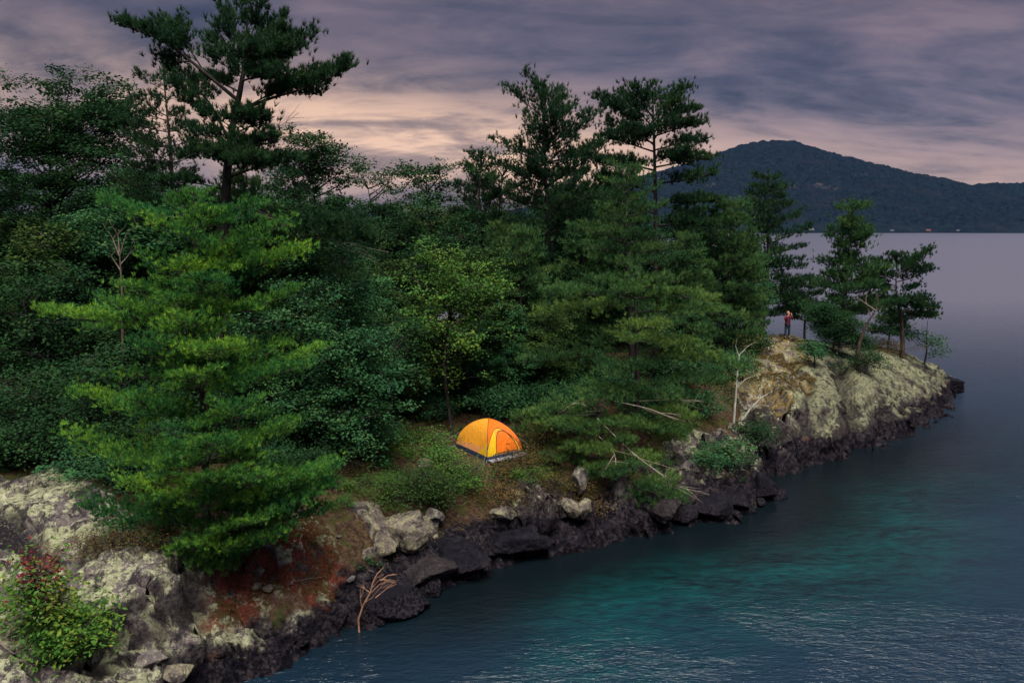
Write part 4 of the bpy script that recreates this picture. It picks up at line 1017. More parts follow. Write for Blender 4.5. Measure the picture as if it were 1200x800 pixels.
fill = [('oak', 20, 44, 190), ('olive', 60, 30, 235), ('oak', 120, 38, 200), ('pine', 165, 42, 215), ('oak', 205, 33, 228), ('maple', 320, 36, 205), ('olive', 345, 29, 268), ('oak', 300, 31, 250), ('pine', 405, 45, 235), ('olive', 465, 33, 290), ('maple', 470, 45, 232), ('oak', 530, 44, 225),
        ('olive', 560, 33, 275), ('pine', 570, 46, 215), ('oak', 600, 35, 285), ('spruce', 612, 33.5, 268), ('pine', 672, 44, 200), ('oak', 690, 37, 250), ('pine', 710, 46, 205), ('spruce', 680, 35, 262), ('oak', 770, 37, 262), ('pine', 800, 45, 232), ('spruce', 800, 37, 275), ('oak', 830, 43, 265), ('spruce', 872, 44, 285), ('maple', 860, 47, 268),
        ('maple', 590, 31.5, 345), ('olive', 640, 32, 345), ('olive', 495, 30, 345), ('maple', 450, 29, 335), ('oak', 560, 30.5, 372), ('pine', 250, 38, 225), ('oak', -60, 40, 180), ('oak', -120, 34, 200), ('pine', -90, 46, 150), ('oak', 0, 33, 255), ('spruce', 100, 31, 285), ('olive', 170, 28, 318), ('oak', 300, 26, 345), ('maple', 335, 25, 405), ('oak', 80, 27.5, 355),
        ('oak', -40, 27, 320), ('oak', 640, 47, 240), ('oak', 740, 47, 250), ('oak', 400, 36, 258), ('olive', 430, 34, 288), ('oak', 20, 36, 240), ('spruce', 820, 39, 320), ('oak', -160, 28, 240), ('maple', -200, 38, 200), ('oak', -110, 24, 330), ('oak', 150, 44, 200), ('maple', 200, 46, 205), ('oak', 250, 45, 210), ('oak', 320, 44, 205), ('oak', 390, 44, 215), ('pine', 350, 47, 200), ('oak', 430, 47, 222), ('olive', 480, 43, 222), ('maple', 500, 48, 210), ('oak', 600, 45, 228), ('oak', 560, 42, 232), ('pine', 645, 50, 205), ('oak', 100, 48, 190), ('oak', 40, 46, 195), ('pine', 730, 50, 215), ('oak', 790, 50, 245), ('oak', -30, 46, 190), ('pine', 455, 40, 245), ('spruce', 590, 38, 262), ('oak', 230, 36, 240), ('maple', 215, 30, 208), ('spruce', 302, 29, 205), ('oak', 258, 31, 198), ('olive', 330, 30.5, 218), ('pine', 180, 34, 205), ('oak', 130, 33, 215), ('maple', 40, 31, 225)]
for i, (kd, px, Yd, top) in enumerate(fill):
    b, h = fill_pos(px, Yd, top)
    key = (kd, i % 2) if kd in ('oak', 'pine') else (kd, 0)
    if key not in first:
        first[key] = (kinds[kd][1](b, h, 200 + i, klabel[kd]), h)
    else:
        r0_, h0 = first[key]; s = h / h0; g = rp.uniform(.9, 1.12)
        copy_thing(r0_, b, rp.uniform(0, 6.28), (s * g, s * g, s), klabel[kd], 'trees of the wood behind')

# ------------------------------------------------------------------ undergrowth
b = hit(490, 592)
leaf_tree('shrub', b, 1.3, [(-.5, 0, .5, .8, .6, .42), (.25, .1, .75, .5, .5, .5), (.9, -.1, .5, .6, .5, .42)], 81, M_LEAF_OLIVE, 'broad green shrub above the shore boulders, below the tent', nclump=26, nsub=6, nleaf=30, ln=.095, w=.055, cat='shrub')
b = hit(530, 575)
leaf_tree('shrub', b, 1.5, [(0, 0, .8, .85, .5, .55), (-.5, .2, 1.1, .35, .3, .35), (.6, -.2, .5, .5, .4, .35)], 82, M_LEAF_YEL, 'yellowing shrub directly in front of the tent', nclump=16, nsub=6, nleaf=34, ln=.08, w=.05, cat='shrub')
b = hit(510, 540)
leaf_tree('shrub', b, 1.2, [(0, 0, .6, .5, .4, .5)], 83, M_LEAF_YEL, 'small yellowing bush near the foot of the bare stem beside the tent', nclump=10, nsub=5, nleaf=26, ln=.08, w=.05, cat='shrub')
b = hit(672, 600)
leaf_tree('shrub', b, .5, [(0, 0, .25, .7, .4, .2)], 84, M_HEATH, 'brown low shrub on the rock lip below the low spreading pine', nclump=9, nsub=5, nleaf=30, ln=.07, w=.04, cat='shrub')
b = hit(840, 545)
leaf_tree('shrub', b, 1.0, [(0, 0, .45, 1.1, .6, .4)], 85, M_LEAF_GREEN, 'green shrub at the foot of the white birch', nclump=16, nsub=6, nleaf=34, ln=.10, w=.065, cat='shrub')
b = hit(885, 520)
leaf_tree('shrub', b, 1.0, [(0, 0, .45, .7, .5, .4)], 86, M_LEAF_DARK, 'dark green shrub between the white birch and the headland cliff', nclump=12, nsub=6, nleaf=30, ln=.10, w=.065, cat='shrub')
b = hit(140, 640)
leaf_tree('heath_bush', b, .35, [(-.6, 0, .15, .6, .25, .12), (.5, 0.1, .15, .8, .25, .14)], 87, M_HEATH, 'band of russet heath in the crack across the pale ledge', nclump=18, nsub=6, nleaf=32, ln=.055, w=.03, cat='shrub')
b = hit(65, 770)
sap = leaf_tree('sapling', b, 2.55, [(-.12, 0, 2.15, .34, .32, .45), (-.02, -.1, 1.4, .44, .4, .5), (.35, -.1, .6, .72, .45, .42), (-.1, 0, .6, .45, .4, .3)], 88, M_LEAF_SAP, 'green and yellow maple sapling with a red top, at the bottom left corner', nclump=50, nsub=6, nleaf=20, ln=.125, w=.06, stems=3, cat='shrub',
                mat2=M_LEAF_RED, m2zone=(.05, -.1, 2.3, .5, .7, .55))
fern = [(120, 520, 'M'), (60, 545, 'D')]
# understory copies through the wood
us = [leaf_tree('shrub', at(430, 30), 1.6, [(0, 0, .9, .9, .9, .6)], 91, M_LEAF_DARK, 'dim shrub among the trunks of the wood', 'understory shrubs in the shade', nclump=14, nsub=6, nleaf=38, ln=.12, w=.08, cat='shrub'),
      leaf_tree('shrub', at(600, 30), 1.3, [(0, 0, .7, 1.0, .9, .5)], 92, M_LEAF_GREEN, 'green shrub among the trunks of the wood', 'understory shrubs in the shade', nclump=14, nsub=6, nleaf=38, ln=.12, w=.08, cat='shrub')]
us.append(leaf_tree('shrub', at(640, 27), .8, [(0, 0, .30, 1.0, .9, .22)], 93, M_HEATH, 'low browned shrub on the open slope', 'browned low shrubs on the slope', nclump=12, nsub=6, nleaf=30, ln=.09, w=.05, cat='shrub'))
us.append(leaf_tree('shrub', at(445, 26), .8, [(0, 0, .32, 1.0, .9, .25)], 94, M_LEAF_YEL, 'low yellowing shrub on the open slope', 'yellowing low shrubs on the slope', nclump=12, nsub=6, nleaf=30, ln=.09, w=.05, cat='shrub'))
spots = [(480, 28), (505, 29.5), (550, 31), (575, 32.5), (610, 31), (640, 30), (655, 33), (690, 34), (580, 29.8), (430, 27.3), (380, 28), (350, 24.5), (330, 22.8), (300, 23.5), (250, 24), (190, 23), (150, 22), (110, 25.5), (60, 24.5), (30, 22), (-20, 24), (90, 22), (720, 32), (770, 32), (800, 33.5), (830, 36), (860, 39), (780, 36), (870, 36), (820, 31.5), (660, 28.6), (620, 34), (500, 34), (440, 33), (200, 27), (370, 22.5), (-60, 22), (140, 20.6), (180, 21.5), (540, 34), (450, 30), (760, 30), (885, 43), (470, 25.6), (485, 27.3), (545, 24.3), (580, 24), (690, 25.6), (720, 26), (410, 24), (640, 27), (400, 21.6), (440, 24.6), (455, 23.4), (420, 23), (640, 26), (655, 25), (600, 25.2), (620, 24.8), (770, 27.5), (790, 28.5), (740, 26.8)]
for px, Yd in spots:
    near = Yd < 28.6 and px > 390
    q = us[2 + rp.integers(2)] if near else us[rp.integers(2)]; b = at(px, Yd); s = rp.uniform(.6, 1.15) * (0.7 if near else 1)
    copy_thing(q, b, rp.uniform(0, 6.28), (s * rp.uniform(.9, 1.3), s, s), q['label'], q['group'])

# ------------------------------------------------------------------ ground cover and litter (nobody could count it)
def scatter_ground(name, n, mat, label, cond, ln, w, lift, tilt, seed, clump=None):
    R = np.random.default_rng(seed); got = []; tot = 0
    while tot < n:
        x = R.uniform(-22, 30, n * 3); y = R.uniform(11, 50, n * 3)
        i = np.searchsorted(gx, x) - 1; j = np.searchsorted(gy, y) - 1
        ok = cond(i, j, x, y, R)
        fx = (x - gx[i]) / (gx[i + 1] - gx[i]); fy = (y - gy[j]) / (gy[j + 1] - gy[j])
        z = Z[j, i] * (1 - fx) * (1 - fy) + Z[j, i + 1] * fx * (1 - fy) + Z[j + 1, i] * (1 - fx) * fy + Z[j + 1, i + 1] * fx * fy
        got.append(np.stack([x, y, z], 1)[ok]); tot += ok.sum()
        if not ok.any(): break
    Q = np.concatenate(got)[:n]
    Q = Q[np.hypot(Q[:, 0] - tc0[0], Q[:, 1] - tc0[1] - .3) > 1.45]
    lv = Leaves(seed); Q[:, 2] += np.abs(R.normal(0, lift, len(Q))) + .01
    lv.add(Q, (0, 0, 0.2), 1.0)
    o = lv.broad(name, mat, None, ln, w, tilt); tag(o, label, 'ground cover', kind='stuff'); return o
soil = lambda i, j: (rock[j, i] < .35) & (dsh[j, i] > .7) & (Z[j, i] > .9)
scatter_ground('ground_cover', 60000, M_LEAF_DARK, 'low green seedlings and blueberry cover on the forest floor', lambda i, j, x, y, R: soil(i, j) & (red[j, i] < .3) & (heath2[j, i] < .4) & (fbm(x * .55, y * .55, 71, 4) > np.where(y < 30, .60, .52)) & (R.random(len(x)) < np.clip(26 / y, 0, 1)), .10, .055, .13, .6, 101)
scatter_ground('leaf_litter', 60000, M_HEATH, 'fallen brown leaves and needle clumps on the forest floor', lambda i, j, x, y, R: soil(i, j) & (fbm(x * .7, y * .7, 77, 4) > .42), .075, .03, .015, .4, 102)
scatter_ground('red_needle_litter', 14000, M_HEATH, 'russet pine needle litter on the near slope', lambda i, j, x, y, R: (red[j, i] > .4) & (Z[j, i] > .7) & (fbm(x * 1.5, y * 1.5, 73, 3) > .45), .07, .012, .012, .3, 103)
scatter_ground('dry_grass', 16000, M_HEATH, 'dry low heath on the rounded headland top', lambda i, j, x, y, R: (heath2[j, i] > .4) & (fbm(x * .9, y * .9, 75, 4) > .5), .14, .04, .05, .7, 104)

scatter_ground('fallen_twigs', 2600, M_DEAD, 'fallen bare twigs lying on the forest floor and ledges', lambda i, j, x, y, R: (Z[j, i] > 1.2) & (rock[j, i] < .7) & (R.random(len(x)) < np.clip(22 / y, 0, 1)), .62, .016, .02, .15, 105)
# ------------------------------------------------------------------ boulders
def rock_material(name, base, lich, amount, dark=.5):
    m, nt, out = new_mat(name); T = NT(nt)
    geo = T.n('ShaderNodeNewGeometry'); pos = geo.outputs['Position']; sep = T.n('ShaderNodeSeparateXYZ'); T.l(pos, sep.inputs[0])
    n2 = T.noise(pos, 3.4, 6, .65); n3 = T.noise(pos, 13, 6, .7); n4 = T.noise(pos, 40, 3)
    c = T.ramp(n2, [(.3, tuple(v * .45 for v in base)), (.5, base), (.72, tuple(min(1, v * 1.5) for v in base))])
    l = T.rng(T.math('ADD', T.math('MULTIPLY', n2, .6), T.math('MULTIPLY', n3, .5)), .62 - amount * .2, .70 - amount * .2)
    c = T.mix(l, c, T.mix(T.rng(n4, .35, .65), tuple(v * .65 for v in lich), lich))
    st = T.math('MULTIPLY', T.rng(T.noise(pos, 1.9, 5, .65, .8), .52, .62), dark)
    c = T.mix(st, c, (.03, .026, .03))
    zz = T.math('ADD', sep.outputs[2], T.math('MULTIPLY', T.math('SUBTRACT', n2, .5), .8))
    wet = T.rng(zz, .42, .72, 1, 0)
    c = T.mix(wet, c, T.mix(T.rng(n3, .40, .60), (.0025, .0025, .005), (.030, .025, .032)))
    bp = T.n('ShaderNodeBump'); bp.inputs['Strength'].default_value = 1.0; bp.inputs['Distance'].default_value = .12
    T.l(T.math('ADD', n2, T.math('ADD', n3, T.math('MULTIPLY', n4, .3))), bp.inputs['Height'])
    principled(T, out, c, T.math('SUBTRACT', .92, T.math('MULTIPLY', wet, .2)), .04, bp.outputs[0])
    return m
M_ROCK_PALE = rock_material('boulder_pale_lichen', (.17, .14, .12), (.34, .32, .19), .40, .85)
M_ROCK_GREY = rock_material('boulder_grey', (.17, .145, .14), (.38, .36, .25), .25, .7)
M_ROCK_DARK = rock_material('boulder_dark', (.012, .011, .016), (.026, .024, .030), .1, .6)
M_ROCK_LEDGE = rock_material('ledge_rock', (.036, .030, .032), (.09, .08, .065), .15, .7)
def boulder(px, py, wpx, hpx, mat, label, seed, dz=0.0, depth=None, rz=None, at_z=None, group=None):
    p = G(px, py, at_z) if at_z is not None else hit(px, py)
    s = p[1] / FPX * 1.05
    rx, rzz = wpx * s / 2, hpx * s / 2
    ry = depth or (rx + rzz) / 2
    bm = bmesh.new(); bmesh.ops.create_icosphere(bm, subdivisions=5, radius=1.0)
    v = np.array([q.co[:] for q in bm.verts]); f = np.array([[x.index for x in q.verts] for q in bm.faces]); bm.free()
    R = np.random.default_rng(seed)
    rad = np.full(len(v), 1.25)
    for _ in range(11):
        nrm = R.normal(0, 1, 3); nrm /= np.linalg.norm(nrm); d = R.uniform(.58, .95)
        c = v @ nrm; rad = np.minimum(rad, np.where(c > .05, d / np.maximum(c, .05), 9))
    o = R.uniform(0, 50, 3)
    rad = rad * (1 + .12 * (fbm(v[:, 0] * 2 + o[0], v[:, 1] * 2 + v[:, 2] * 1.7 + o[1], seed, 4) - .5) + .15 * (fbm(v[:, 0] * 7 + v[:, 2] * 3 + o[0], v[:, 1] * 7 - v[:, 2] * 5 + o[1], seed + 3, 3) - .5))
    V = v * rad[:, None] * np.array([rx, ry, rzz])
    ob = link('boulder', mesh_np('boulder', V, f, [mat], smooth=True), None, (p[0], p[1] + ry * .3, p[2] + rzz * (.35 + dz)))
    ob.rotation_euler = (0, 0, R.uniform(-.3, .3) if rz is None else rz)
    tag(ob, label, 'boulder', group)
    return ob
boulder(424, 640, 104, 56, M_ROCK_PALE, 'largest pale shore boulder, split by a diagonal joint', 301, at_z=1.2)
boulder(466, 632, 66, 50, M_ROCK_PALE, 'slab-like pale boulder leaning against the largest shore boulder', 302, at_z=1.2, rz=-.4)
boulder(432, 664, 30, 34, M_ROCK_PALE, 'small pale block propped under the largest shore boulder', 303, at_z=.9)
boulder(450, 654, 16, 18, M_ROCK_PALE, 'tiny pale stone wedged beside the small pale block', 316, at_z=.9)
boulder(499, 624, 40, 30, M_ROCK_PALE, 'round yellowish boulder below the broad green shrub', 304, at_z=1.15)
boulder(512, 608, 24, 18, M_ROCK_GREY, 'pinkish grey stone just above the round yellowish boulder', 305, at_z=1.6)
boulder(455, 708, 84, 40, M_ROCK_DARK, 'big dark wet boulder at the waterline, black for the shade under the pale boulders', 306, at_z=.25)  # near-black rock put where the waterline shows only shade
boulder(375, 520, 34, 26, M_ROCK_GREY, 'rough grey boulder, highest of the pile below the blue-green maple', 307)
boulder(345, 522, 28, 20, M_ROCK_GREY, 'grey boulder on the left of the pile below the blue-green maple', 308)
boulder(393, 530, 16, 14, M_ROCK_PALE, 'small pale stone on the right of the pile below the blue-green maple', 309)
boulder(366, 542, 22, 18, M_ROCK_GREY, 'lowest grey stone of the pile below the blue-green maple', 317)
boulder(407, 549, 28, 12, M_ROCK_PALE, 'flat pale stone on the bare slope right of the bright young pine', 310)
boulder(380, 556, 14, 14, M_ROCK_PALE, 'small upright pale stone beside the bright young pine', 311)
boulder(499, 548, 20, 13, M_ROCK_PALE, 'pale rounded stone between the bare trunk and the tent', 312)
boulder(515, 482, 18, 16, M_ROCK_PALE, 'pale stone at the edge of the wood behind the tent', 313)
boulder(556, 476, 30, 14, M_ROCK_GREY, 'grey mossy rock directly behind the tent', 318)
boulder(668, 600, 26, 22, M_ROCK_PALE, 'yellow lichened block on the lip below the low spreading pine', 314, at_z=1.25)
boulder(686, 602, 20, 22, M_ROCK_PALE, 'yellow lichened block, right neighbour of the one on the lip', 315, at_z=1.2)
boulder(680, 572, 22, 30, M_ROCK_GREY, 'tall brownish rock under the low spreading pine', 319, at_z=1.8)
boulder(590, 606, 26, 20, M_ROCK_PALE, 'pale crumbling block on the lip below the tent', 326, at_z=1.3)
boulder(800, 530, 36, 22, M_ROCK_PALE, 'pale ledge block on the slope left of the white birch', 320, at_z=1.9)
boulder(800, 552, 44, 18, M_ROCK_GREY, 'long grey ledge block below the pale one, left of the white birch', 321, at_z=1.4)
boulder(830, 600, 46, 34, M_ROCK_DARK, 'dark purple boulder at the waterline, middle of three', 322, at_z=.25)
boulder(866, 592, 34, 32, M_ROCK_DARK, 'dark boulder at the waterline, right neighbour of the purple one', 323, at_z=.25)
boulder(896, 580, 42, 32, M_ROCK_DARK, 'smooth dark boulder at the waterline, farthest out of three', 324, at_z=.25, rz=-.5)
boulder(792, 606, 44, 22, M_ROCK_DARK, 'low dark rock at the waterline left of the three dark boulders', 325, at_z=.2)
boulder(755, 612, 40, 24, M_ROCK_DARK, 'low dark rock by the hanging dead branches', 327, at_z=.2)
boulder(700, 620, 50, 26, M_ROCK_DARK, 'dark shore rock below the yellow lichened blocks', 328, at_z=.25)
boulder(600, 644, 90, 30, M_ROCK_DARK, 'rock at the waterline below the tent, black for the shade under the bank', 329, at_z=.4)  # dark rock standing in for black shade under the bank
boulder(540, 660, 80, 34, M_ROCK_DARK, 'rock at the waterline right of the pale boulders, black for the shade there', 330, at_z=.4)  # another near-black rock in place of bank shade
boulder(1108, 455, 44, 15, M_ROCK_DARK, 'dark rock at the very tip of the headland', 331, at_z=.3)
boulder(170, 780, 60, 26, M_ROCK_GREY, 'broken grey rock at the bottom of the near ledge', 332, at_z=.9)
boulder(205, 792, 44, 24, M_ROCK_PALE, 'pale broken rock at the bottom edge of the near ledge', 333, at_z=.6)

# angular ledge blocks stacked along the foot of the bank
rb = np.random.default_rng(71)
lab = 'dark angular ledge block along the foot of the bank'
protos = [boulder(620, 640, 60, 34, M_ROCK_DARK, lab, 350, at_z=.3, group='dark ledge blocks along the waterline'), boulder(775, 604, 46, 30, M_ROCK_LEDGE, lab, 351, at_z=.6, group='dark ledge blocks along the waterline'), boulder(500, 676, 60, 30, M_ROCK_LEDGE, lab, 352, at_z=.5, group='dark ledge blocks along the waterline')]
line = [np.array(q) for q in SHORE[5:22]]
for a_, b_ in zip(line[:-1], line[1:]):
    for t_ in np.arange(0, 1, .55 / np.linalg.norm(b_ - a_)):
        if rb.random() < .62: continue
        q = a_ + (b_ - a_) * t_; nrm_ = np.array([-(b_ - a_)[1], (b_ - a_)[0]]); nrm_ /= np.linalg.norm(nrm_)
        q = q + nrm_ * rb.uniform(-.1, .7)
        c = protos[rb.integers(3)].copy(); COL.objects.link(c); s = rb.uniform(.22, .70)
        c.location = (q[0], q[1], max(.02, zg(q[0], q[1]) * .75 + .05)); c.scale = (s * rb.uniform(.8, 1.4), s, s * rb.uniform(.7, 1.2)); c.rotation_euler = (rb.uniform(-.5, .5), rb.uniform(-.5, .5), rb.uniform(0, 6.28))
lab = 'small loose stone on the near slope'
pst = boulder(330, 668, 12, 9, M_ROCK_GREY, lab, 353, group='loose stones on the near slope'); pst2 = boulder(300, 690, 13, 8, M_ROCK_PALE, lab, 354, group='loose stones on the near slope')
for _ in range(12):
    q = hit(rb.uniform(255, 470), rb.uniform(560, 735)); c = (pst if rb.random() < .6 else pst2).copy(); COL.objects.link(c); s = rb.uniform(.4, 1.5)
    c.location = (q[0], q[1], q[2] + .02 * s); c.scale = (s, s, s * .8); c.rotation_euler = (rb.uniform(-.6, .6), rb.uniform(-.6, .6), rb.uniform(0, 6.28))

# ------------------------------------------------------------------ driftwood, logs, bare branch at the water
bw = G(421, 738, .05)
root = empty('bare_branch', bw); tag(root, 'reddish leafless dead sapling rising from the water edge by the dark boulder', 'dead branch')
lc = lambda px, py, dy=0: P(px, py, bw[1] + dy) - bw
tb = Tubes(); tb.add([lc(421, 742), lc(420, 725), lc(426, 708), lc(434, 694), lc(437, 682), lc(442, 672), lc(450, 664)], .032, .010, 6); tb.build('stem', M_DEAD_RED, root)
R = np.random.default_rng(5); tb = Tubes()
for q in [[(427, 706), (436, 700), (444, 690), (456, 684)], [(432, 697), (444, 685), (458, 678)], [(436, 688), (446, 678), (463, 680)], [(437, 684), (442, 676), (450, 672)], [(434, 694), (428, 690), (425, 684)], [(440, 700), (452, 690), (464, 684)], [(446, 680), (454, 674), (462, 672)], [(424, 712), (422, 700), (426, 690)]]:
    d = R.normal(0, .15); pts = [lc(a, b_, d * i) for i, (a, b_) in enumerate(q)]; tb.add(pts, .013, .004, 5)
    for _ in range(3): tb.add([pts[-2], pts[-1] + R.normal(0, .08, 3)], .006, .003, 4)
tb.build('twig', M_DEAD_RED, root)
def log(pts_px, r, mat, label, name='fallen_log', lift=.05):
    pts = [hit(a, b_) + [0, 0, lift] for a, b_ in pts_px]
    c = pts[0].copy(); tb = Tubes(); n = 8
    s = np.linspace(0, len(pts) - 1, n); q = np.stack([np.interp(s, range(len(pts)), [p[k] for p in pts]) for k in range(3)], 1) - c
    q += np.random.default_rng(int(pts_px[0][0])).normal(0, r * .35, q.shape)
    tb.add(q, r, r * .5, 7); o = tb.build(name, mat, None, c); tag(o, label, 'log'); return o
log([(92, 548), (140, 542), (185, 546)], .07, M_DEAD, 'grey fallen log under the left boughs of the bright young pine')
log([(838, 421), (872, 423)], .10, M_DEAD, 'pale fallen log on the slope left of the standing person', lift=.12)
log([(0, 762), (18, 772), (40, 758), (58, 748)], .022, M_DEAD, 'thin crooked pale stick at the bottom left corner', 'stick', .06)
log([(342, 690), (362, 682), (382, 678)], .014, M_DEAD, 'thin pale twig lying on the red needle slope', 'stick', .03)
log([(505, 488), (503, 500)], .02, M_BIRCH, 'short pale stake standing behind the tent beside a stone', 'stick', .3)

# ------------------------------------------------------------------ tent
def cloth(name, col, tr=.35, rough=.55):
    m, nt, out = new_mat(name); T = NT(nt)
    tc = T.n('ShaderNodeTexCoord').outputs['Object']; nz = T.noise(tc, 5, 4); n2 = T.noise(T.vmul(tc, (2.2, 2.2, .7)), 3.0, 5, .6, .8)
    c = T.mix(T.math('MULTIPLY', nz, .45), col, tuple(v * .72 for v in col))
    bp = T.n('ShaderNodeBump'); bp.inputs['Strength'].default_value = .6; bp.inputs['Distance'].default_value = .08; T.l(n2, bp.inputs['Height'])
    b = principled(T, None, c, rough, .35, bp.outputs[0]); t = T.n('ShaderNodeBsdfTranslucent'); T.l(c, t.inputs[0])
    mx = T.n('ShaderNodeMixShader'); mx.inputs[0].default_value = tr; T.l(b.outputs[0], mx.inputs[1]); T.l(t.outputs[0], mx.inputs[2]); T.l(mx.outputs[0], out.inputs[0]); return m
M_T_YEL = cloth('tent_yellow', (.97, .43, .035)); M_T_LEM = cloth('tent_lemon', (.95, .60, .015)); M_T_ORA = cloth('tent_orange', (.90, .20, .008)); M_T_NAVY = cloth('tent_navy', (.022, .028, .075), 0.0)
M_T_SHEET = cloth('tent_groundsheet', (.30, .28, .33), 0.0); M_T_BLACK = plain_mat('black_webbing', (.015, .012, .015)); M_T_PEACH = cloth('tent_peach', (.88, .40, .14))
tn = G(571, 540.5, 2.6); tl = G(536.5, 519, 2.6); tR = G(607, 530, 2.6)
va = (tl - tn)[:2]; vb = (tR - tn)[:2]
ang = math.atan2(vb[1], vb[0]) * .5 + (math.atan2(va[1], va[0]) - PI / 2) * .5      # square the two edges up
wB, wA = max(1.85, np.linalg.norm(vb)), min(2.5, max(2.1, np.linalg.norm(va)))
ex = np.array([math.cos(ang), math.sin(ang)]); ey = np.array([-math.sin(ang), math.cos(ang)])
ctr = tn[:2] + ex * wB / 2 + ey * wA / 2
wB *= .86; wA *= .86; ctr = tn[:2] + ex * wB / 2 + ey * wA / 2
HT = 1.24
tent = empty('tent', (ctr[0], ctr[1], 2.615), ang); tag(tent, 'orange and yellow dome tent with a dark blue floor band, pitched in the clearing', 'tent')
def sc(v): return np.clip(1 - np.clip(v, 0, 1) ** 2.1, 0, 1) ** .62
def surf(side, a, v, off=0.0):
    """point on one wall: a runs -1..1 along the wall, v 0..1 up the pole"""
    s = sc(v); hx, hy = wB / 2, wA / 2
    bulge = 1 - .10 * (1 - a ** 2) * np.sin(np.clip(v, 0, 1) * PI) + off
    corner = {0: ((-1, -1), (1, -1)), 1: ((1, -1), (1, 1)), 2: ((1, 1), (-1, 1)), 3: ((-1, 1), (-1, -1))}[side]
    t = (a + 1) / 2
    x = (corner[0][0] * (1 - t) + corner[1][0] * t) * hx; y = (corner[0][1] * (1 - t) + corner[1][1] * t) * hy
    nx_, ny_ = {0: (0, -1), 1: (1, 0), 2: (0, 1), 3: (-1, 0)}[side]
    k = s * (1 + 0 * a)
    x = x * k + nx_ * hx * s * (bulge - 1); y = y * k + ny_ * hy * s * (bulge - 1)
    return np.stack([x, y, HT * np.clip(v, 0, 1) ** 1.0 + 0 * a], -1)
def wall(name, side, choose, mats):
    na, nv = 90, 90
    a = np.linspace(-1, 1, na + 1); v = np.linspace(.10, 1, nv + 1) ; Aa, Vv = np.meshgrid(a, v)
    Vt = surf(side, Aa, Vv).reshape(-1, 3)
    ii = np.arange(nv)[:, None] * (na + 1) + np.arange(na)[None, :]
    F = np.stack([ii, ii + 1, ii + na + 2, ii + na + 1], -1).reshape(-1, 4)
    ca = ((Aa[:-1, :-1] + Aa[1:, 1:]) / 2).ravel(); cv_ = ((Vv[:-1, :-1] + Vv[1:, 1:]) / 2).ravel()
    return link(name, mesh_np(name, Vt, F, mats, midx=choose(ca, cv_), smooth=True), tent)
arch = lambda a: .80 * np.sqrt(np.clip(1 - ((a + .06) / 1.0) ** 2, 0, 1)) ** .9
doorf = lambda a: .72 * np.clip(1 - (np.abs(a - .16) / .62) ** 3.2, 0, 1) ** .5
def ch_front(a, v):
    m = np.where(v < arch(a), 0, 2)
    m = np.where((v < arch(a)) & (a < -.36), 1, m)
    m = np.where((v < doorf(a)) & (a > -.40) & (v > .15), 2, m)
    return m
wall('front_wall', 0, ch_front, [M_T_YEL, M_T_LEM, M_T_ORA])
wall('side_wall', 3, lambda a, v: np.where((a > .25) & (v < .55 * (a - .25) / .75), 1, np.where((v < .22 + .12 * (a + 1) * .5), 2, 0)), [M_T_YEL, M_T_LEM, M_T_PEACH])
wall('back_wall', 2, lambda a, v: np.where(v < .6, 0, 1), [M_T_YEL, M_T_ORA]); wall('side_wall', 1, lambda a, v: np.where(v < .6, 0, 1), [M_T_YEL, M_T_ORA])
# dark floor band
vs = np.linspace(0, .115, 4); ring = []
for v in vs:
    for sd in range(4):
        for a in np.linspace(-1, 1, 14, endpoint=False):
            ring.append(surf(sd, np.array(a), np.array(v), .012))
ring = np.array(ring); m = 56; F = [(i * m + j, i * m + (j + 1) % m, (i + 1) * m + (j + 1) % m, (i + 1) * m + j) for i in range(3) for j in range(m)]
link('floor_band', mesh_np('floor_band', ring, F, [M_T_NAVY], smooth=True), tent)
hx, hy = wB / 2, wA / 2
def slab(x0, x1, y0, y1, z0, z1):
    V = [(x, y, z) for z in (z0, z1) for x, y in ((x0, y0), (x1, y0), (x1, y1), (x0, y1))]
    return V, [(0, 3, 2, 1), (4, 5, 6, 7), (0, 1, 5, 4), (1, 2, 6, 5), (2, 3, 7, 6), (3, 0, 4, 7)]
V, F = slab(-hx * .96, hx * 1.06, -hy - .26, -hy * .6, -.01, .03)
link('groundsheet', mesh_np('groundsheet', V, F, [M_T_SHEET]), tent)
for c0, c1 in (((-1, -1), (1, 1)), ((1, -1), (-1, 1))):
    tb = Tubes(); vv = np.concatenate([np.linspace(0, 1, 26), np.linspace(1, 0, 26)[1:]]); pts = []
    for i, v in enumerate(vv):
        c = c0 if i < 26 else c1; s = float(sc(np.array(v))) * 1.012
        pts.append((c[0] * hx * s, c[1] * hy * s, HT * v + .012))
    tb.add(pts, .010, .010, 6); tb.build('pole', M_T_BLACK, tent)
tb = Tubes(); aa = np.linspace(-.455, .775, 44)
pts = [surf(0, np.array(a), np.array(max(.15, float(doorf(a)))), .012) for a in aa]
tb.add([surf(0, np.array(-.45), np.array(.15), .012)] + pts + [surf(0, np.array(.77), np.array(.15), .012), surf(0, np.array(.2), np.array(.15), .012), surf(0, np.array(-.45), np.array(.15), .012)], .012, .012, 6)
tb.build('door_zip', M_T_BLACK, tent)
tb = Tubes(); aa = np.linspace(-.99, .93, 46); tb.add([surf(0, np.array(a), np.array(max(.11, float(arch(a)))), .012) for a in aa], .009, .009, 5); tb.build('seam', M_T_BLACK, tent)
tb = Tubes(); tb.add([surf(0, np.array(a), np.array(.36 - .1 * (a - .25)), .014) for a in np.linspace(.22, .42, 5)], .010, .006, 5); tb.build('door_toggle', M_T_BLACK, tent)
